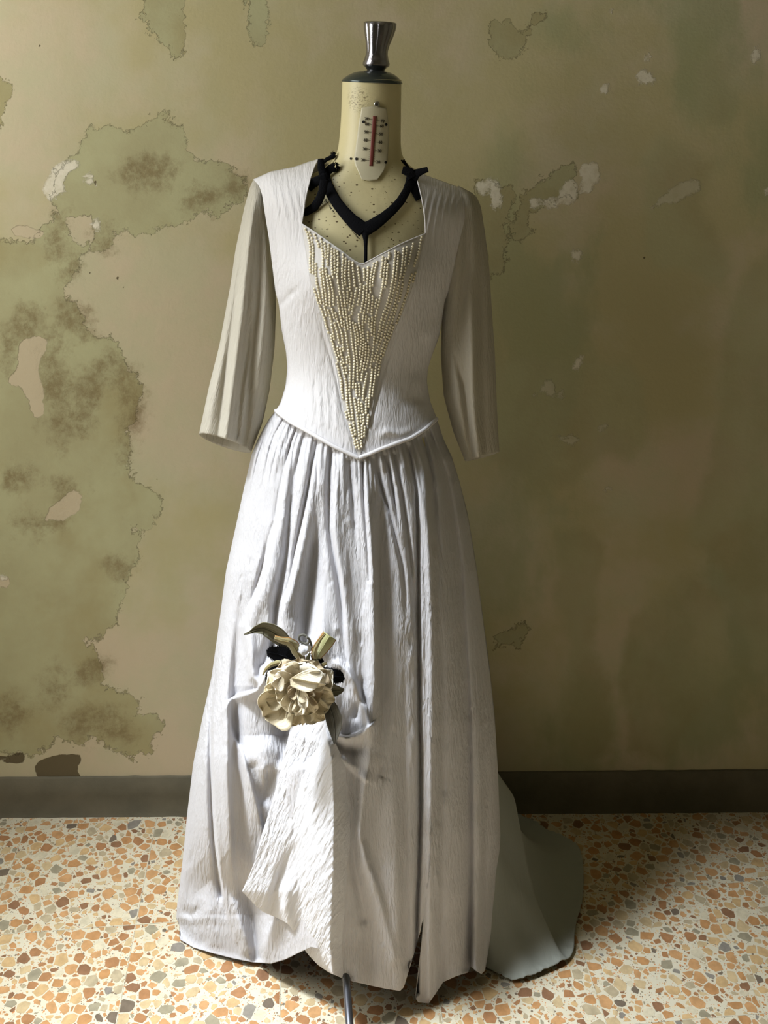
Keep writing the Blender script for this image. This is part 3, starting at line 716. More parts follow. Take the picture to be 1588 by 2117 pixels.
def bodice():
    # left front panel
    gl = coons([(524,371),(560,355),(610,345),(658,329)], WAISTL, LOUT, LNECK+SEAML[1:], 190, 70)
    H = np.zeros(gl.shape[:2]); X, Y = gl[..., 0], gl[..., 1]
    stroke(X, Y, H, [(583,628,-.0035),(600,608,-.003),(625,590,0)], 7)          # bust dart
    stroke(X, Y, H, [(556,400,0),(568,470,-.003),(574,540,-.004),(580,600,-.002)], 10)
    for k in range(6): x0 = 560+k*15; stroke(X, Y, H, [(x0,372-k*3,0),(x0+6,400,.0016),(x0+16,440,.0014),(x0+24,490,0)], 4)
    for k in range(7): x0 = 590+k*17; stroke(X, Y, H, [(x0,760,0),(x0+2,810,.0011),(x0+5,860+k*4,.0012)], 4)
    for q in ([(655,640,0),(668,690,-.002),(690,760,-.0025),(712,860,-.0025),(736,935,-.001)],): stroke(X, Y, H, q, 4)
    body = cloth('bodice_panel', gl, bodY(X, Y)-H, M_bod, label='smooth white front panel, left of the beading')
    gr = coons([(850,347),(884,364),(940,384),(978,401)], WAISTR, (RNECK+SEAMR[1:]), ROUT, 190, 70)
    X, Y = gr[..., 0], gr[..., 1]; H = np.zeros(X.shape)
    for k in range(7): x0 = 882+k*13; stroke(X, Y, H, [(x0+12,380+k*3,0),(x0,420,.0022),(x0-10,470,.002),(x0-14,520,0)], 3.5)
    stroke(X, Y, H, [(905,600,0),(885,640,-.004),(870,690,-.005),(872,730,0)], 14)
    stroke(X, Y, H, [(895,660,0),(880,690,.005),(900,700,0)], 14)
    stroke(X, Y, H, [(830,800,0),(862,790,.004),(885,800,0)], 14); stroke(X, Y, H, [(820,835,0),(860,828,-.004),(885,835,0)], 14)
    stroke(X, Y, H, [(775,905,0),(800,893,.004),(830,898,.003),(870,880,0)], 8)
    stroke(X, Y, H, [(862,590,0),(845,640,-.0025),(815,700,-.003),(790,780,-.003),(768,880,-.0015)], 4)
    cloth('bodice_panel', gr, bodY(X, Y)-H, M_bod, label='smooth white front panel, right of the beading')
    # beaded centre panel
    gc = coons(SWEET, [(740.5,946.5),(741,947),(741.8,947)], SEAML, SEAMR, 150, 70)
    cloth('beaded_panel', gc, bodY(gc[..., 0], gc[..., 1])-.001, M_panel, label='satin centre panel under the pearls')
    # back of the bodice
    gb = coons([(524,371),(560,356),(610,345),(650,331),(690,340),(755,352),(820,345),(850,347),(890,367),(940,385),(978,401)], [(570,849),(610,862),(741,872),(870,868),(903,866)], LOUT, ROUT, 90, 110)
    X, Y = gb[..., 0], gb[..., 1]
    Yb = YD+(YD-bodY(X, Y))*.85
    cloth('bodice_back', gb, Yb, M_bod)
    # neckline and waist pipings
    def pipe(name, pts, r, off, mat=M_bod):
        p = resample(pts, 90); v, f = sweep([V3(x, y, float(bodY(x, y))-off) for x, y in p], r, 8); mesh_obj(name, v, f, mat, gown)
    pipe('neckline_piping', LNECK, .0010, .0006); pipe('neckline_piping', RNECK, .0012, .0006); pipe('neckline_piping', SWEET, .0011, .0014)
    pipe('waist_piping', WAISTL, .0034, .003); pipe('waist_piping', WAISTR, .0034, .003)
bodice()

def pearls():
    ico = bmesh.new(); bmesh.ops.create_icosphere(ico, subdivisions=2, radius=1); ico.verts.ensure_lookup_table()
    bv = np.array([v.co[:] for v in ico.verts]); bf = np.array([[v.index for v in f.verts] for f in ico.faces]); ico.free()
    ys = np.linspace(455, 946, 300)
    sl = resample(SEAML, 200); sr = resample(SEAMR, 200); sw = resample(SWEET, 200)
    nz = lambda a, b, c=0: mnoise.noise(Vector((a, b, c)))
    rng = random.Random(5)
    allb = []
    NS = 27
    for i in range(NS):
        s0 = (i+.5)/NS
        # walk downwards
        pts = []; y = 452+rng.uniform(0, 6); run = 0; skip = 0
        while y < 944:
            xl = np.interp(y, sl[:, 1], sl[:, 0]); xr = np.interp(y, sr[:, 1], sr[:, 0]); w = xr-xl
            if y < 463: w = 0
            s = s0+.050*nz(s0*7, y*.013, 1)*min(1, 140/max(w, 30))*(1.6)
            x = xl+w*s if w else -1
            ytop = np.interp(x, sw[:, 0], sw[:, 1]) if w else 9e9
            if w and y > ytop+4 and xl+2 < x < xr-2: pts.append((x, y, s, w))
            y += 5.9
        seg = []
        for (x, y, s, w) in pts:
            ok = True
            gapf = nz(s0*9+3, y*.016, 7)
            if gapf < -.20 and w > 50: ok = False
            if ok:
                for (bx, by) in allb:
                    if abs(by-y) < 6 and (bx-x)**2+(by-y)**2 < 5.7**2: ok = False; break
            if ok: seg.append((x+rng.uniform(-.6, .6), y+rng.uniform(-.5, .5)))
            elif seg: yield_seg(seg, allb, bv, bf); seg = []
        if seg: yield_seg(seg, allb, bv, bf)
        # companion strand: the photo's strands mostly run in pairs
        if i % 2 == 0 or rng.random() < .45:
            seg = []
            for (x, y, s, w) in pts:
                x2 = x+5.9+1.0*nz(s0*7, y*.03, 3); y2 = y+2.9
                xr = np.interp(y2, sr[:, 1], sr[:, 0]); ok = x2 < xr-2 and nz(s0*6+9, y*.012, 2) > -.22 and y2 > np.interp(x2, sw[:, 0], sw[:, 1])+4
                if ok:
                    for (bx, by) in allb:
                        if abs(by-y2) < 6 and (bx-x2)**2+(by-y2)**2 < 5.4**2: ok = False; break
                if ok: seg.append((x2, y2))
                elif seg: yield_seg(seg, allb, bv, bf); seg = []
            if seg: yield_seg(seg, allb, bv, bf)
    print('pearls', len(allb))
def yield_seg(seg, allb, bv, bf):
    if len(seg) < 3: return
    allb += seg
    vs, fs = [], []
    for k, (x, y) in enumerate(seg):
        r = .00235*random.uniform(.92, 1.06); c = PX(x, y, float(bodY(x, y))-.003)
        fs.append(bf+k*len(bv)); vs.append(bv*r+c)
    mesh_obj('pearl_strand', np.concatenate(vs), np.concatenate(fs).tolist(), M_pearl, gown, True)
pearls()

def sleeve(rows, strokes, cuff_back, mat, sagF=0, lab=''):
    rows = resample(np.array(rows, float), 150)          # Lx Ly Rx Ry depth
    nr, nc = 150, 120; ph = np.linspace(0, 2*math.pi, nc, endpoint=False)
    c, s_ = np.cos(ph), np.sin(ph)
    L = rows[:, 0:2][:, None]; R = rows[:, 2:4][:, None]; d = rows[:, 4][:, None]
    mid = (L+R)/2; g = mid-(R-L)/2*c[None, :, None]
    t = np.linspace(0, 1, nr)[:, None]
    back = np.clip(-s_, 0, 1)[None]; front = np.clip(s_, 0, 1)[None]
    g[..., 1] += t**6*(cuff_back*back+sagF*front)
    H = np.zeros(g.shape[:2])
    for q in strokes: stroke(g[..., 0], g[..., 1], H, *q)
    H *= 1.5*np.clip(s_, 0, 1)[None]
    wob = .002*np.sin(ph*5+t*3)*t
    Yf = YD+.012-d*s_[None]*(1+0*t)-H+wob
    uv = np.stack([np.broadcast_to(ph[None]*.045, H.shape), -np.broadcast_to((g[..., 1])/PPM, H.shape)], -1)
    return grid_obj('sleeve', PX(g[..., 0], g[..., 1], Yf), mat, gown, closed=True, uv=uv, thick=.0010, label=lab)
sleeve([(524,372,552,374,.020),(517,388,556,392,.040),(506,428,560,432,.052),(487,519,567,520,.056),(477,590,569,598,.056),(469,632,570,645,.055),(454,715,567,722,.053),(433,798,557,806,.05),(422,850,543,872,.048),(412,898,519,934,.046)],
       [([(530,395,0),(520,450,.006),(508,560,.008),(500,650,.009),(486,760,.010),(468,905,.012)], 13, 7), ([(515,440,0),(500,520,-.005),(484,640,-.006),(468,760,-.007),(452,905,-.007)], 7), ([(505,470,0),(488,560,.004),(470,660,.005),(446,790,.006),(428,900,.006)], 9),
        ([(540,430,0),(538,520,-.006),(533,640,-.008),(520,760,-.008),(505,920,-.010)], 9), ([(552,450,0),(556,560,.004),(548,680,.005),(535,800,.004)], 8), ([(520,640,0),(512,720,-.005),(500,800,-.005),(490,900,-.006)], 5)],
       9, M_sleeve, -9, 'sheer ivory sleeve on the left of the picture')
sleeve([(948,384,977,400,.02),(944,392,985,407,.040),(938,425,994,428,.052),(930,486,1003,486,.057),(920,560,1011,553,.057),(915,625,1017,650,.056),(912,736,1023,736,.054),(918,819,1026,819,.05),(938,893,1029,885,.046),(962,953,1032,934,.042)],
       [([(960,430,0),(965,520,-.006),(958,600,-.006),(950,680,-.004),(940,760,0)], 9), ([(968,560,0),(974,650,.006),(976,760,.009),(980,860,.009),(988,950,.008)], 9, 12), ([(990,480,0),(996,600,-.005),(998,720,-.006),(1000,830,-.006),(1004,945,-.006)], 8), ([(945,650,0),(940,740,.006),(950,840,.007),(970,950,.006)], 10), ([(930,700,0),(955,790,-.006),(968,880,-.005),(975,950,-.004)], 6)],
       3, M_sleeve, 0, 'sheer ivory sleeve on the right of the picture')

# ------------------------------------------------------------------ skirt
SL = [(849,570),(868,556),(885,546),(910,533),(940,521),(1010,505),(1080,490),(1180,468),(1280,455),(1400,438),(1480,420),(1580,400),(1680,388),(1780,378),(1870,367),(1898,365),(1912,371),(1945,372),(2090,372)]
SR = [(866,903),(910,917),(950,935),(1000,950),(1070,967),(1180,985),(1300,1000),(1400,1013),(1500,1023),(1600,1029),(1727,1034),(1840,1029),(1925,1017),(2013,1001),(2090,990)]
HEM = [(372,1942),(400,1959),(440,1971),(480,1981),(520,1989),(560,1992),(590,1983),(615,1970),(640,1958),(680,1968),(694,2010),(730,2028),(760,2035),(800,2043),(832,2048),(839,2040),(846,2004),(853,1960),(858,1925),(861,1903),(864,1903),(866,2058),(868,2066),(873,2072),(895,2074),(906,2055),(920,2030),(945,2018),(969,2010),(972,1999),(976,2000),(985,2007),(997,2013),(1003,2006)]
def sk_depth(x, y, L, R, u):
    s = np.clip(2*u-1, -1, 1)
    r = np.interp(y, [850, 900, 950, 1100, 1300, 1500, 1800, 2060], [.113, .124, .136, .155, .178, .192, .200, .200])
    m = 1-.50*np.clip((y-1560)/330, 0, 1)**1.2*np.clip((655-x)/130, 0, 1)
    return YD-r*m*np.clip(1-s*s, 0, 1)**.55
UC, VR = 460, 540
def skirt():
    k = np.linspace(0, 1, UC); u1 = .5-.5*np.cos(np.pi*k); u = .72*k+.28*u1
    wa = np.array(WAISTL+WAISTR[1:], float); he = np.array(HEM, float)
    sl, sr = np.array(SL, float), np.array(SR, float)
    Lf = lambda y: np.interp(y, sl[:, 0], sl[:, 1]); Rf = lambda y: np.interp(y, sr[:, 0], sr[:, 1])
    y0 = np.full(UC, 900.0)
    for _ in range(30): y0 = .5*y0+.5*np.interp(Lf(y0)+(Rf(y0)-Lf(y0))*u, wa[:, 0], wa[:, 1])
    y1 = np.interp(372+631*u, he[:, 0], he[:, 1])
    v = np.linspace(0, 1, VR)[:, None]
    Y = y0[None]*(1-v)+y1[None]*v
    U = np.broadcast_to(u[None], Y.shape)
    X = Lf(Y)+(Rf(Y)-Lf(Y))*U
    # keep columns following the real hem x where neighbouring panels hang at different heights
    H = np.zeros(Y.shape)
    S = lambda pts, wl, wr=None, p=2.0: stroke(X, Y, H, pts, wl, wr, p)
    rnd = random.Random(3)
    # --- gathers: many short creases that die out below the waist seam
    for i in range(46):
        uu = (i+.5+rnd.uniform(-.3, .3))/46; j = int(np.argmin(abs(u-uu))); yy = y0[j]; ln = rnd.uniform(50, 150)
        pts = []
        for q, hh in ((0, 1), (.35, .9), (.7, .5), (1, 0)):
            yq = yy+ln*q; pts.append((Lf(yq)+(Rf(yq)-Lf(yq))*uu+rnd.uniform(-1, 1), yq, -.0062*hh*rnd.uniform(.6, 1.2)))
        S(pts, rnd.uniform(3, 5))
    # --- long valleys (dark) and ridges (light) of the upper skirt
    S([(560,862,-.006),(548,895,-.008),(533,950,-.008),(519,1020,-.005),(512,1060,0)], 5)
    S([(585,868,-.006),(566,905,-.008),(552,960,-.006),(540,1030,0)], 5)
    S([(614,887,-.009),(600,925,-.011),(588,965,-.010),(578,1020,-.010),(570,1077,-.010),(556,1120,-.011),(541,1180,-.012),(530,1215,-.010),(515,1260,-.004),(505,1297,0)], 6, 9)
    S([(628,905,-.007),(617,945,-.010),(607,990,-.012),(600,1050,-.013),(597,1100,-.014),(592,1150,-.016),(582,1200,-.022),(572,1250,-.026),(568,1300,-.026),(566,1335,-.018)], 9, 9)
    S([(654,913,-.009),(645,960,-.012),(637,1010,-.014),(625,1070,-.013),(612,1128,-.014),(602,1190,-.012),(590,1235,-.010)], 6, 5)
    S([(590,930,0),(583,1000,.006),(574,1070,.010),(560,1120,.012),(552,1180,.012),(542,1220,.014),(520,1260,.016),(507,1296,.020),(510,1320,.018),(518,1360,.012),(522,1395,.006)], 7, 22)
    S([(655,950,0),(640,1050,.005),(630,1110,.012),(612,1180,.014),(600,1225,.014),(590,1245,.013),(586,1275,.010),(592,1310,.004)], 6, 20)
    S([(662,1000,0),(655,1060,-.008),(650,1120,-.018),(642,1200,-.024),(636,1280,-.024),(634,1330,-.016)], 15, 20)
    S([(687,935,-.009),(683,970,-.012),(681,1022,-.014),(681,1095,-.014),(688,1140,-.013),(698,1187,-.012),(706,1240,-.010),(710,1300,-.006),(712,1360,0)], 8, 5)
    S([(705,940,.002),(697,1020,.007),(693,1090,.009),(700,1150,.010),(708,1200,.010),(716,1270,.008),(722,1340,.006),(728,1420,.004)], 5, 14)
    S([(721,953,-.008),(724,990,-.010),(730,1040,-.008),(733,1090,-.004),(735,1150,0)], 6)
    S([(749,955,-.008),(750,1000,-.008),(754,1060,-.007),(760,1130,-.005),(764,1200,-.004)], 4, 4)
    S([(757,960,.002),(760,1020,.007),(765,1100,.011),(770,1180,.012),(772,1260,.013),(774,1340,.013),(772,1420,.014),(768,1500,.014),(764,1570,.013),(757,1612,.013),(748,1660,.013),(743,1705,.014),(744,1735,.012),(757,1787,.010),(775,1829,.008),(797,1914,.006),(815,1980,.004)], 16, 9)
    S([(785,960,0),(786,1010,-.010),(786,1100,-.016),(788,1200,-.018),(792,1300,-.017),(792,1400,-.014),(790,1500,-.008),(790,1600,-.004)], 8, 18)
    S([(772,948,-.008),(778,975,-.010),(790,1010,-.010),(806,1060,-.010),(818,1110,-.009),(832,1170,-.007),(838,1230,-.004),(840,1290,0)], 5)
    S([(795,942,-.008),(805,975,-.010),(812,1010,-.010),(820,1060,-.006),(826,1100,0)], 5)
    S([(815,940,-.008),(823,980,-.011),(832,1022,-.011),(840,1080,-.010),(848,1140,-.010),(854,1210,-.008),(858,1270,-.006),(860,1330,0)], 5)
    S([(845,920,-.008),(853,965,-.012),(861,1010,-.015),(864,1080,-.018),(865,1180,-.022),(866,1300,-.026),(867,1400,-.028),(868,1500,-.030),(870,1560,-.030),(870,1672,-.032),(867,1793,-.034),(863,1880,-.036),(862,1960,-.040),(862,2050,-.04)], 5.5, 4)
    S([(860,960,0),(875,1020,.008),(885,1100,.012),(890,1200,.012),(893,1300,.011),(893,1450,.010),(892,1600,.010),(890,1800,.011),(888,2060,.012)], 10, 22)
    S([(873,908,-.008),(885,955,-.012),(895,1022,-.014),(900,1080,-.012),(903,1140,-.010),(904,1220,-.008),(906,1300,-.004),(908,1380,0)], 6, 8)
    S([(888,895,-.006),(905,930,-.008),(925,985,-.008),(935,1040,-.009),(945,1110,-.010),(953,1169,-.011),(960,1297,-.012),(966,1400,-.013),(971,1500,-.015),(973,1650,-.016),(973,1800,-.018),(973,1900,-.022),(973,2000,-.026)], 12, 5)
    S([(985,1250,0),(990,1500,.006),(992,1750,.008),(988,2000,.008)], 9)
    S([(1010,1550,0),(1006,1700,-.007),(1000,1850,-.010),(990,2000,-.008)], 9)
    S([(925,1150,0),(930,1300,.005),(935,1500,.005),(935,1800,.004),(935,2030,.003)], 18)
    S([(912,1250,0),(915,1400,-.006),(915,1700,-.006),(912,2040,-.006)], 8)
    S([(835,1330,0),(838,1480,-.004),(838,1700,-.005),(842,1900,-.007),(846,1990,-.010)], 14, 6)
    S([(800,1500,0),(815,1650,.005),(820,1800,.007),(826,1980,.008),(828,2040,.006)], 22, 12)
    S([(755,1830,0),(760,1900,-.008),(765,1980,-.012),(768,2040,-.012)], 14)
    S([(745,1960,0),(738,2035,.008)], 14)
    # --- left side of the skirt: thin layered edges then a broad lit plane with its ridge
    S([(508,1030,0),(490,1110,.006),(474,1190,.009),(462,1280,.010),(454,1340,.009),(446,1420,.010),(442,1500,.012),(443,1581,.014),(446,1660,.015),(450,1732,.016),(458,1800,.015),(466,1853,.012),(478,1900,.007),(492,1945,.003)], 4, 30)
    S([(500,1040,0),(483,1110,-.006),(468,1190,-.008),(456,1290,-.010),(446,1380,-.012),(437,1480,-.015),(436,1581,-.018),(438,1660,-.019),(442,1732,-.018),(450,1810,-.015),(458,1853,-.010)], 7, 4)
    S([(487,1240,0),(478,1330,.005),(470,1430,.010),(469,1510,.013),(470,1612,.015),(474,1700,.013),(477,1760,.010),(480,1808,.006),(490,1870,.002)], 14, 7)
    S([(505,1200,0),(500,1290,-.010),(490,1380,-.014),(486,1470,-.016),(492,1560,-.015),(500,1640,-.012),(508,1740,-.008),(520,1820,0)], 14, 14)
    # --- hitched drapery: loops either side of the flower
    S([(516,1310,.004),(520,1345,.010),(520,1375,.014),(524,1400,.016),(535,1412,.014),(545,1402,.012),(548,1385,.010)], 9, 9)
    S([(467,1460,.006),(480,1445,.012),(496,1438,.016),(515,1434,.018),(534,1426,.018),(545,1408,.016),(549,1390,.012)], 15, 3.0)
    pass
    S([(600,1500,-.02),(588,1560,-.024),(572,1620,-.02),(556,1690,-.016),(540,1750,-.010)], 26)
    S([(528,1535,0),(545,1545,.006),(575,1552,.006)], 16)
    S([(467,1462,.004),(474,1500,.006),(482,1525,.008),(499,1551,.010),(510,1590,.011),(516,1612,.011),(528,1657,.010),(541,1711,.008),(550,1740,.005)], 12, 3.5)
    S([(525,1590,-.012),(545,1650,-.014),(560,1600,-.012)], 14)
    S([(700,1372,.010),(716,1385,.014),(732,1410,.016),(742,1440,.016),(754,1470,.016),(762,1500,.012)], 9, 7)
    S([(690,1440,.010),(700,1480,.012),(705,1510,.010)], 12)
    S([(694,1520,.014),(715,1525,.018),(737,1521,.018),(752,1512,.016),(762,1502,.012)], 14, 3.0)
    S([(735,1480,-.006),(748,1450,-.008),(745,1410,-.006)], 10)
    S([(700,1545,-.006),(730,1550,-.009),(752,1545,-.007)], 14)
    S([(677,1539,.006),(700,1562,.010),(722,1581,.012),(740,1600,.010),(757,1613,.008)], 4, 10)
    S([(735,1600,-.012),(735,1660,-.016),(728,1720,-.014),(735,1790,-.012),(745,1850,-.008),(752,1900,-.004)], 12, 10)
    S([(560,1318,-.012),(555,1345,-.016),(548,1370,-.012)], 12)
    S([(620,1180,0),(622,1260,-.010),(625,1330,-.012)], 14)
    S([(660,1240,0),(668,1310,.008),(668,1350,.006)], 12)
    # --- lower left: creases that run down to the hem resting on the floor
    S([(500,1760,0),(508,1830,-.008),(520,1890,-.014),(530,1940,-.016),(536,1980,-.014)], 14, 9)
    S([(560,1850,0),(566,1880,.010),(572,1905,.014),(560,1930,.012),(548,1960,.008)], 10, 18)
    S([(486,1870,.004),(500,1920,.010),(512,1960,.008)], 16, 8)
    S([(420,1860,0),(412,1880,-.004),(395,1890,-.006),(372,1880,-.004)], 10)
    S([(400,1790,-.008),(430,1825,-.022),(480,1840,-.022),(530,1855,-.014)], 50)
    S([(440,1780,0),(430,1880,.005),(440,1950,.004)], 16)
    # the hollow under the left swag: the cloth falls away from the lit ridge towards the flap
    my = np.clip((Y-1418)/30, 0, 1)*np.clip((1590-Y)/70, 0, 1)
    H -= .050*np.clip((X-474)/110, 0, 1)*my*np.clip((690-X)/60, 0, 1)
    # small random crinkle creases everywhere
    for i in range(240):
        uu = rnd.uniform(.02, .98); yy = rnd.uniform(980, 1940); ln = rnd.uniform(25, 90)
        pts = []
        for q, hh in ((0, 0), (.3, 1), (.7, 1), (1, 0)):
            yq = yy+ln*q; pts.append((Lf(yq)+(Rf(yq)-Lf(yq))*uu+rnd.uniform(-2.5, 2.5), yq, hh*rnd.choice((-1, 1))*rnd.uniform(.0007, .0018)))
        S(pts, rnd.uniform(2.5, 5))
    D = sk_depth(X, Y, Lf(Y), Rf(Y), U)
    edge = np.clip(np.minimum(U, 1-U)/.03, 0, 1)
    D = D-H*edge
    # the right edge swings forward near the hem
    D = D-.12*np.clip((Y-1800)/230, 0, 1)**1.3*np.clip((U-.80)/.20, 0, 1)*np.clip((1-(1-U)*0), 0, 1)*np.where(U > .8, 1, 0)*np.clip((U-.8)/.2, 0, 1)
    zmin = .0035+.0015*np.sin(X*.09)
    Dm = (CAMH-zmin)*F/(Y-HY); kk = .02; hh = np.clip(.5+.5*(Dm-D)/kk, 0, 1)      # smooth minimum: the hem eases onto the floor
    D = np.minimum(Dm*(1-hh)+D*hh-kk*hh*(1-hh), Dm)
    P = PX(X, Y, D)
    uv = np.stack([(X-CX)/PPM, -(Y-HY)/PPM], -1)
    # back half: continues from the right edge round to the left edge
    nb = 90; a = np.linspace(0, math.pi, nb+2)[1:-1]
    PR, PL = P[:, -1], P[:, 0]
    v1 = v[:, 0]
    rb = np.interp(v1, [0, .15, .5, 1], [.085, .12, .19, .235])
    B = np.zeros((VR, nb, 3))
    for i in range(VR):
        c = (1+np.cos(a))/2
        zb = .004+0*a
        zend = PR[i, 2]*c+PL[i, 2]*(1-c)
        zc = (CAMH-(y0.mean()-30-HY)/F*YD)*(1-v1[i])+zb*v1[i]
        w = np.sin(a)**.35
        B[i, :, 0] = PR[i, 0]*c+PL[i, 0]*(1-c)+(.012*np.sin(a*9))*v1[i]*np.sin(a)
        B[i, :, 1] = PR[i, 1]*c+PL[i, 1]*(1-c)+rb[i]*np.sin(a)+.012*np.sin(a*14)*min(1, v1[i]*3)*np.sin(a)
        B[i, :, 2] = np.maximum(zend*(1-w)+zc*w, .004)
    B[..., 1] = np.minimum(B[..., 1], YW-.03)
    allP = np.concatenate([P, B], 1)
    uvb = np.stack([.3+np.broadcast_to(a[None]*.1, (VR, nb)), -(B[..., 2]*-1)*1.0], -1)
    uva = np.concatenate([uv, uvb], 1)
    grid_obj('skirt', allP, M_skirt, gown, closed=True, uv=uva, thick=.0012)
    return X, Y, D
SKX, SKY, SKD = skirt()
def skY(x, y):
    """depth of the built skirt front at a photograph position"""
    i = np.argmin((SKX-x)**2+(SKY-y)**2); return float(SKD.flat[i])

def flap():
    nr, nc = 300, 130
    top = [(608,1462),(640,1462),(676,1462)]
    left = [(608,1462),(600,1510),(589,1557),(571,1630),(553,1690),(538,1738),(527,1781),(513,1815),(501,1842)]
    right = [(676,1462),(690,1530),(712,1575),(724,1640),(724,1700),(730,1800),(738,1900),(742,1970),(744,2030)]
    bot = [(501,1842),(516,1858),(531,1874),(546,1886),(562,1892),(577,1899),(590,1907),(598,1911),(609,1930),(621,1951),(640,1976),(658,1995),(680,2010),(700,2020),(722,2027),(744,2031)]
    g = coons(top, bot, left, right, nr, nc); X, Y = g[..., 0], g[..., 1]
    base = np.zeros(X.shape)
    # support surface: smoothed skirt depth
    xs = np.linspace(480, 770, 30); ys = np.linspace(1440, 2050, 50)
    G = np.array([[skY(x, y) for x in xs] for y in ys])
    for _ in range(6):
        Gp = np.pad(G, 1, mode='edge'); G = (Gp[:-2, 1:-1]+Gp[2:, 1:-1]+Gp[1:-1, :-2]+Gp[1:-1, 2:]+2*G)/6
    fx = np.clip((X-480)/290*29, 0, 28.999); fy = np.clip((Y-1440)/610*49, 0, 48.999); ix, iy = fx.astype(int), fy.astype(int); tx, ty = fx-ix, fy-iy
    base = (G[iy, ix]*(1-tx)+G[iy, ix+1]*tx)*(1-ty)+(G[iy+1, ix]*(1-tx)+G[iy+1, ix+1]*tx)*ty
    base2 = YD-.192
    v = np.linspace(0, 1, nr)[:, None]; u = np.linspace(0, 1, nc)[None]
    lift = .002+.018*np.clip(v/.14, 0, 1)+.012*np.sin(np.pi*v)
    D = np.minimum(base, base2+.02)-lift
    # broad shape: left edge lies back, ridge stands forward, then it falls back to the right
    rx = np.interp(Y, [1462, 1521, 1569, 1672, 1808, 1950, 2030], [668, 676, 686, 690, 688, 682, 690])
    lx = np.interp(Y, [1462, 1557, 1690, 1842, 1900, 2030], [608, 589, 553, 501, 560, 700])
    t = (X-lx)/(rx-lx+1e-6)
    D = np.where(X < rx, D+.050*(1-np.clip(t, -.2, 1))**1.0, D+.036*np.clip((X-rx)/34, 0, 1.5)**1.1)
    H = np.zeros(X.shape)
    S = lambda pts, wl, wr=None: stroke(X, Y, H, pts, wl, wr)
    S([(612,1740,0),(596,1770,-.006),(580,1805,-.012),(568,1840,-.012),(560,1880,-.014),(556,1900,-.014)], 8, 20)
    S([(600,1800,0),(592,1840,.008),(590,1880,.010),(598,1911,.008)], 6, 14)
    rnd = random.Random(9)
    # crumpled ridges running down-left across the lit part
    for i in range(520):
        x = rnd.uniform(520, 690); y = rnd.uniform(1480, 2000); ln = rnd.uniform(22, 70); q = min(1, max(0, (x-560)/130)); ang = math.radians(100+18*q+rnd.uniform(-12, 12))
        if y > 1600: ang += math.radians(10*min(1, (y-1600)/200))
        h = rnd.choice((-1, 1, 1))*rnd.uniform(.0004, .0011)
        dx, dy = math.cos(ang)*ln/2, math.sin(ang)*ln/2
        S([(x-dx, y-dy, 0), (x-dx*.4+rnd.uniform(-2, 2), y-dy*.4, h), (x+dx*.4+rnd.uniform(-2, 2), y+dy*.4, h), (x+dx, y+dy, 0)], rnd.uniform(1.6, 3), rnd.uniform(1.6, 3))
    D = D-H
    D = np.minimum(D, (CAMH-.01)*F/(Y-HY))
    # crinkles run down-left on this piece: rotate its texture coordinates
    w = uvof(g); a = math.radians(-22); uv = np.stack([w[..., 0]*math.cos(a)+w[..., 1]*math.sin(a), -w[..., 0]*math.sin(a)+w[..., 1]*math.cos(a)], -1)
    grid_obj('hitched_flap', PX(X, Y, D), M_flap, gown, uv=uv, thick=.0014, label='bright crumpled flap hanging below the flower')
    # its turned-under lining at the pointed corner
flap()

def train():
    # floor outline of the trailing hem, photograph positions on the floor
    edge = [(1030,1676),(1068,1684),(1100,1695),(1134,1718),(1160,1727),(1182,1738),(1200,1755),(1205,1785),(1207,1817),(1206,1850),(1202,1874),(1193,1900),(1188,1930),(1187,1965),(1176,1984),(1155,1996),(1134,2005),(1105,2018),(1077,2027),(1054,2027),(1030,2013),(1012,2003),(985,1990)]
    e = resample(edge, 150)
    inner = resample([(985,1640),(1000,1680),(1008,1730),(1005,1800),(996,1860),(980,1930),(960,1960)], 150)
    nr = 70; rows = []
    t = np.linspace(0, 1, nr)
    Yf = F*(CAMH-.006)/(e[:, 1]-HY); E = PX(e[:, 0], e[:, 1], np.minimum(Yf, YWall(0)-.012))
    E[:, 2] = np.maximum(E[:, 2], .005)
    Yi = np.interp(np.linspace(0, 1, 150), [0, 1], [YD+.11, YD-.06]); I = PX(inner[:, 0], inner[:, 1], Yi)
    I[:, 2] = np.interp(np.linspace(0, 1, 150), [0, 1], [.30, .16])
    k = np.linspace(0, 1, 150)
    P = np.zeros((nr, 150, 3))
    for i in range(nr):
        q = t[i]
        P[i, :, 0] = I[:, 0]*(1-q)+E[:, 0]*q; P[i, :, 1] = I[:, 1]*(1-q)+E[:, 1]*q
        P[i, :, 2] = E[:, 2]+(I[:, 2]-E[:, 2])*(1-q)**2.4
    # raised fold: the front lobe stands over the rear one along a line from the skirt to the front corner
    X, Yv = P[..., 0], P[..., 1]
    fold = np.array([PX(x, y, F*(CAMH-.03)/(y-HY)) for x, y in [(1034,1704),(1050,1760),(1071,1817),(1087,1855),(1105,1891),(1134,1925),(1160,1955),(1184,1975)]])
    Hh = np.zeros(X.shape)
    stroke(X*1000, -Yv*1000, Hh, [(f[0]*1000, -f[1]*1000, h) for f, h in zip(fold, (.050, .046, .040, .034, .028, .022, .016, .008))], 45, 5)
    stroke(X*1000, -Yv*1000, Hh, [(f[0]*1000-80, -f[1]*1000+5, .012) for f in fold], 22, 22)
    P[..., 2] += Hh*(1-t[:, None]**6*.75)
    hemw = .0012*np.sin(k*60)*1+.002*np.sin(k*151); P[-8:, :, 2] += np.abs(hemw)[None]*np.linspace(0, 1, 8)[:, None]
    P[..., 2] = np.maximum(P[..., 2], .003)
    uv = np.stack([P[..., 0], P[..., 1]], -1)
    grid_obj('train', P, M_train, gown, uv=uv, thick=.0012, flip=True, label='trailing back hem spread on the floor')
train()

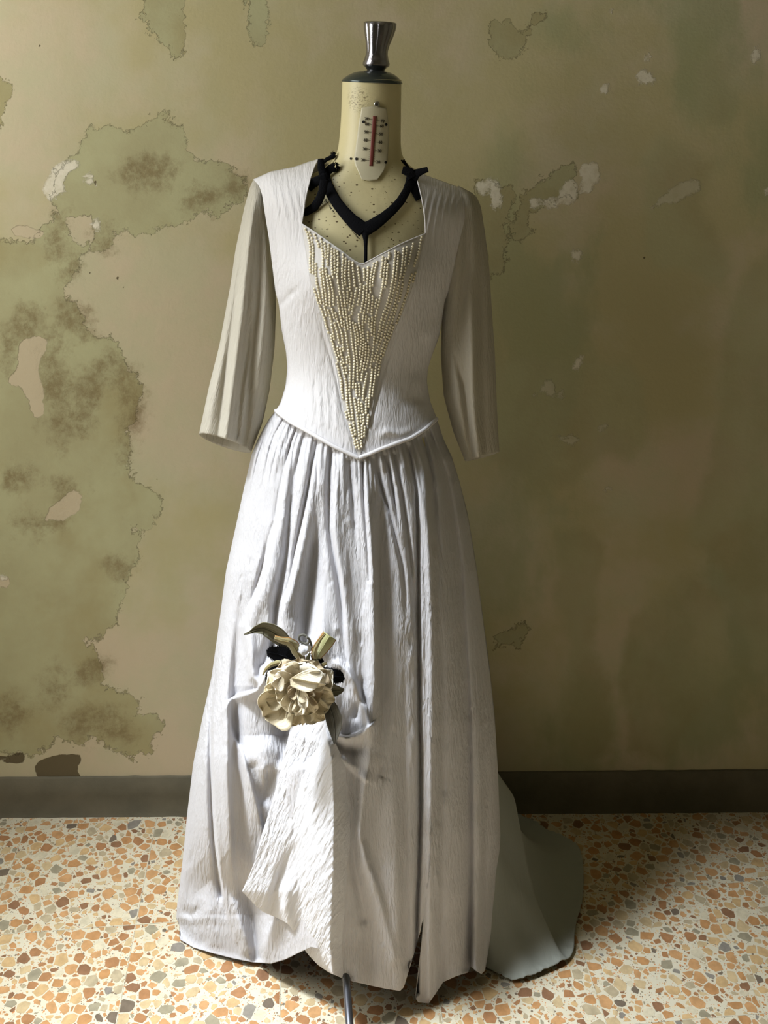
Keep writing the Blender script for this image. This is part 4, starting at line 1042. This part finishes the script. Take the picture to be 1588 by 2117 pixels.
# ------------------------------------------------------------------ silk flower
flower = empty('silk_flower_corsage', label='cream velvet rose with olive and black leaves pinned to the gown', cat='flower')
def petal_mat(name, c0, c1, rough=.6):
    s = NT(name); uv = s.uvn(); sp = s.n('ShaderNodeSeparateXYZ'); s.l(uv, sp.inputs[0])
    f = s.smooth(s.math('ADD', sp.outputs[1], s.math('MULTIPLY', s.noise(s.pos(), 60, 4), .5)), .2, 1.1)
    col = s.mix(f, c0, c1)
    n = s.noise(s.mapv(uv, (22, 3, 1)), 1, 3)
    nm = s.bump(n, .0012); nm = s.bump(s.noise(s.pos(), 900, 3), .0003, 1, nm)
    a = s.bsdf(col, rough, 0, nm, .3, Sheen_Weight=.5)
    tr = s.n('ShaderNodeBsdfTranslucent'); s.l(col, tr.inputs[0]); mx = s.n('ShaderNodeMixShader'); mx.inputs[0].default_value = .15
    s.l(a, mx.inputs[1]); s.l(tr.outputs[0], mx.inputs[2]); return s.done(mx.outputs[0])
M_pet = petal_mat('cream_velvet_petal', rgb(176, 160, 116), rgb(238, 226, 196))
M_pet2 = petal_mat('ivory_velvet_petal', rgb(196, 180, 146), rgb(246, 238, 218))
M_pet3 = petal_mat('taupe_velvet_petal', rgb(150, 130, 98), rgb(206, 188, 156))
M_olive = petal_mat('olive_fabric_leaf', rgb(96, 92, 66), rgb(126, 120, 92), .7)
M_gold = petal_mat('gold_green_leaf', rgb(132, 116, 66), rgb(198, 188, 136), .5)
M_pale = petal_mat('pale_green_leaf', rgb(168, 168, 116), rgb(206, 204, 160), .5)
M_grey = petal_mat('grey_silk_leaf', rgb(84, 82, 72), rgb(112, 108, 96), .55)
M_rim = plain('copper_leaf_edge', rgb(150, 112, 62), .5)
FC = (614, 1424); FY = YD-.222
def petal(cx, cy, ang, ln, wd, lift=30, cup=.35, curl=.4, mat=M_pet, off=0.0, ruffle=.05, seed=0, n=15, roll=0):
    """petal rooted at (cx, cy) px, pointing ang degrees (0 = right, 90 = up in the photograph), lifted towards the camera"""
    u = np.linspace(-1, 1, n); v = np.linspace(0, 1, n); V, U = np.meshgrid(v, u, indexing='ij')
    prof = (.30+.70*np.sin(np.pi/2*np.clip(V/.62, 0, 1)))*np.sqrt(np.clip(1-np.clip((V-.50)/.51, 0, 1)**2.2, .01, 1))
    a = wd/PPM*.5*prof*U; b = ln/PPM*(V-.10*V**4*U**2)
    z = cup*wd/PPM*.5*(np.abs(U)**2.6)*prof*(1-.2*V)+curl*0
    # lengthwise bend: lifts towards the camera then rolls over at the tip
    th = math.radians(lift)*(1-.0*V)-curl*V**2*2.0
    bb = np.cumsum(np.concatenate([np.zeros((1, n)), np.diff(b, axis=0)*np.cos(th[1:])], 0), 0); zz = np.cumsum(np.concatenate([np.zeros((1, n)), np.diff(b, axis=0)*np.sin(th[1:])], 0), 0)
    zz = zz+z+ruffle*wd/PPM*np.sin(U*7+seed*1.7+V*2)*V**2
    A = math.radians(ang); ca, sa = math.cos(A), math.sin(A); rl = math.radians(roll)
    a2 = a*math.cos(rl)-zz*math.sin(rl)*0; z2 = zz+a*math.sin(rl)
    c = PX(cx, cy, FY-off)
    X = c[0]+bb*ca-a2*sa; Z = c[2]+bb*sa+a2*ca; Yv = c[1]-z2
    P = np.stack([X, Yv, Z], -1); uv = np.stack([(U+1)/2+seed, V], -1)
    return grid_obj('petal', P, mat, flower, uv=uv, thick=.0008)
def build_flower():
    # outer petals
    petal(604, 1424, 218, 66, 82, 22, .55, .10, M_pet, .002, .05, 1)            # big fluted cup, lower left
    petal(598, 1420, 192, 50, 52, 25, .5, .3, M_pet, .006, .05, 2)
    petal(600, 1412, 152, 48, 50, 25, .4, .5, M_pet, .008, .04, 3)
    petal(606, 1404, 118, 42, 52, 20, .4, .5, M_pet3, .004, .04, 4)
    petal(620, 1404, 92, 42, 72, 25, .35, .55, M_pet3, .006, .05, 5)
    petal(634, 1406, 62, 44, 70, 25, .35, .5, M_pet3, .005, .04, 6)
    petal(640, 1412, 30, 52, 46, 25, .45, .45, M_pet2, .004, .04, 7)
    petal(636, 1424, 345, 54, 52, 25, .5, .3, M_pet, .004, .05, 8)
    petal(630, 1432, 312, 58, 50, 22, .5, .25, M_pet, .003, .05, 9)
    petal(618, 1434, 278, 52, 54, 24, .5, .3, M_pet, .002, .05, 10)
    petal(610, 1434, 256, 56, 42, 22, .5, .25, M_pet, .000, .05, 11)
    # middle petals
    petal(612, 1416, 205, 42, 52, 42, .6, .35, M_pet, .010, .05, 12)
    petal(606, 1404, 170, 40, 42, 38, .35, .75, M_pet2, .018, .03, 13)
    petal(612, 1398, 140, 34, 56, 34, .3, .8, M_pet, .018, .03, 14)
    petal(628, 1396, 80, 26, 74, 32, .3, .9, M_pet2, .020, .03, 15)
    petal(632, 1402, 20, 44, 40, 42, .5, .6, M_pet2, .018, .04, 16)
    petal(634, 1414, 350, 38, 44, 44, .6, .4, M_pet3, .014, .04, 17)
    petal(628, 1424, 300, 46, 34, 40, .6, .6, M_pet, .016, .04, 18)
    petal(620, 1426, 262, 44, 30, 42, .7, .6, M_pet2, .018, .03, 19)
    petal(612, 1420, 236, 44, 28, 44, .7, .7, M_pet, .018, .03, 20)
    # folded-over inner petals
    petal(600, 1410, 12, 62, 34, 12, .25, .35, M_pet2, .034, .02, 21, roll=-30)
    petal(604, 1402, 350, 62, 22, 14, .3, .3, M_pet, .036, .02, 22, roll=35)
    petal(584, 1400, 235, 26, 24, 30, .4, .7, M_pet2, .032, .02, 23)
    petal(616, 1416, 315, 34, 20, 50, .7, .5, M_pet, .026, .03, 24)
    petal(622, 1418, 288, 38, 18, 40, .8, .4, M_pet2, .028, .02, 25)
    petal(616, 1418, 215, 24, 20, 52, .8, .5, M_pet3, .022, .03, 26)
    petal(610, 1412, 245, 18, 22, 55, .8, .5, M_pet3, .020, .03, 27)
    petal(626, 1412, 330, 28, 22, 50, .8, .4, M_pet3, .024, .03, 28)
    petal(620, 1440, 240, 26, 22, 40, .8, .5, M_pet, .022, .03, 29)
def leaf(name, spine, mat, lab, dep=None, curl=0, serr=0, fold=0.0, edge=None, n=44, lift=0.0):
    """spine: (px x, px y, half width, metres off the skirt)"""
    p = resample(np.array(spine, float), n); t = np.gradient(p[:, :2], axis=0); t /= np.linalg.norm(t, axis=1)[:, None]+1e-9; nrm = np.stack([-t[:, 1], t[:, 0]], 1)
    m = 13; U = np.linspace(-1, 1, m); P = np.zeros((n, m, 3))
    Yb = np.array([FY+.028 for _ in range(n)])
    for i in range(n):
        w = p[i, 2]*(1+(serr*(abs(((i*.5) % 1)-.5)*2-.5) if serr else 0))
        x = p[i, 0]+nrm[i, 0]*w*U; y = p[i, 1]+nrm[i, 1]*w*U
        P[i] = PX(x, y, Yb[i]-p[i, 3]-curl*p[i, 2]/PPM*(U**2-.3)-fold*p[i, 2]/PPM*U)
    uv = np.stack(np.meshgrid(np.linspace(0, 1, n), (U+1)/2, indexing='ij')[::-1], -1)
    o = grid_obj(name, P, mat, flower, uv=uv, thick=.0009, label=lab)
    mid = P[:, m//2]-np.array([0, .0009, 0])
    v, f = sweep(mid[1:-1], .0007, 6); mesh_obj('leaf_vein', v, f, mat, o)
    if edge:
        for sd in (edge if isinstance(edge, (list, tuple)) else [edge]):
            v, f = sweep(P[:, 0 if sd < 0 else -1], .0011, 6); mesh_obj('leaf_edge', v, f, M_rim, o, label='copper stitched edge')
    return o
def build_leaves():
    leaf('leaf', [(505,1312,1.2,.030),(518,1307,3,.032),(528,1302,7,.030),(545,1299,13,.028),(560,1305,16,.026),(575,1315,17,.022),(590,1328,14,.018),(604,1345,8,.014)], M_olive, 'long olive leaf pointing left', curl=.35)
    leaf('leaf', [(567,1319,4,.046),(582,1324,6,.046),(597,1327,8,.044),(607,1334,10,.04),(614,1346,11,.034),(622,1360,8,.028),(628,1372,4,.022)], M_gold, 'gold leaf with rolled copper edge', curl=-.6, edge=[-1])
    leaf('leaf', [(552,1350,6,.020),(560,1349,13,.022),(575,1352,18,.022),(590,1357,18,.022),(604,1363,14,.02),(614,1370,8,.02)], M_black, 'black serrated leaf on the upper left', serr=.34)
    leaf('leaf', [(554,1412,5,.016),(558,1400,10,.018),(566,1388,13,.018),(576,1380,12,.018),(590,1376,9,.018)], M_black, 'black serrated leaf on the left of the rose', serr=.34)
    leaf('leaf', [(543,1396,1,.036),(550,1383,3,.036),(561,1374,4.5,.034),(574,1370,5,.03),(590,1372,4,.026)], M_gold, 'small curled gold leaf on the left', curl=-.4)
    leaf('leaf', [(682,1314,15,.036),(674,1326,15,.038),(667,1338,13,.038),(660,1350,10,.036),(655,1362,6,.03),(650,1374,4,.024)], M_pale, 'pale green upright leaf with copper edge', curl=-.5, edge=[-1, 1])
    leaf('leaf', [(672,1310,2,.046),(662,1322,3,.047),(654,1336,4.5,.046),(649,1350,5,.042),(652,1362,4,.036)], M_gold, 'gold rolled flank of the upright leaf', curl=-.4, edge=[1])
    leaf('leaf', [(641,1350,2,.03),(637,1360,4,.028),(634,1372,3,.026)], M_pale, 'tiny pale green leaf above the rose')
    leaf('leaf', [(644,1362,7,.030),(652,1360,8,.030),(660,1362,6,.030),(667,1370,4,.028)], M_black, 'small black leaf above the rose', serr=.12)
    leaf('leaf', [(676,1371,2,.036),(668,1374,4,.036),(661,1382,3.5,.034),(655,1392,3,.03)], M_gold, 'small gold leaf on the right', curl=-.4)
    leaf('leaf', [(711,1397,7,.016),(705,1399,13,.018),(694,1398,16,.020),(682,1395,15,.020),(668,1390,11,.020),(656,1388,7,.020)], M_black, 'black serrated leaf on the right', serr=.30)
    leaf('leaf', [(711,1425,2,.026),(704,1427,7,.026),(694,1428,12,.026),(684,1427,14,.026),(672,1426,11,.024),(662,1424,7,.022)], M_olive, 'short olive leaf on the right', curl=.3)
    leaf('leaf', [(633,1498,1,.046),(638,1490,5,.044),(646,1482,9,.040),(654,1473,10,.030),(660,1464,7,.024)], M_black, 'black leaf below the rose', serr=.1)
    leaf('leaf', [(691,1539,1,.062),(692,1525,7,.062),(692,1505,14,.060),(690,1485,17,.054),(684,1465,15,.046),(676,1448,11,.024),(668,1436,7,.022)], M_grey, 'long grey leaf hanging down right', curl=.3)
    pts = [V3(x, y, FY+.028-d) for x, y, d in ((646,1346,.026),(644,1334,.030),(640,1322,.034),(634,1315,.036),(626,1312,.036),(619,1314,.036),(617,1320,.036),(621,1327,.036),(630,1331,.036),(638,1329,.038),(640,1322,.040),(634,1317,.042))]
    pp = resample(np.array([tuple(q) for q in pts]), 60)
    v, f = sweep([Vector(q) for q in pp], .0018, 8); mesh_obj('curled_stem', v, f, M_grey, flower, label='curled dark wire stem')
    # knot of white cloth above the rose
    bm = bmesh.new(); bmesh.ops.create_icosphere(bm, subdivisions=3, radius=1)
    c = V3(629, 1341, FY-.006)
    for q in bm.verts:
        nn = 1+.30*mnoise.noise(q.co*2.3)+.12*mnoise.noise(q.co*6)
        q.co = Vector((q.co.x*.0105*nn, q.co.y*.009*nn, q.co.z*.0085*nn))+c
    me = bpy.data.meshes.new('cloth_knot'); bm.to_mesh(me); bm.free(); me.materials.append(M_flap); me.polygons.foreach_set('use_smooth', [True]*len(me.polygons))
    o = bpy.data.objects.new('cloth_knot', me); COL.objects.link(o); o.parent = gown; o['label'] = 'small knot of white cloth'
    # fuzzy velvet behind the top petals
build_flower(); build_leaves()
# ceiling, and the wall behind the camera with its dark doorway, out of frame: they only close the room
multi('ceiling', [(XL-.12, XR+.12, YB, .77, ZC, ZC+.1), (XL-.12, XR+.12, 1.35, YE, ZC, ZC+.1), (XL-.12, XL+.01, .77, 1.35, ZC, ZC+.1), (-1.10, XR+.12, .77, 1.35, ZC, ZC+.1)], M_ceil, kind='structure')
multi('added_roof_frame', [(XL+.01, -1.10, .77, .80, ZC, ZC+.04), (XL+.01, -1.10, 1.32, 1.35, ZC, ZC+.04), (XL+.01, XL+.04, .80, 1.32, ZC, ZC+.04), (-1.13, -1.10, .80, 1.32, ZC, ZC+.04)], M_frame, kind='structure')  # roof opening and frame are invented, to house the added floor lamp
multi('wall_behind', [(XL, XR, YB-.12, YB, 0, ZC)], M_wall2, kind='structure')
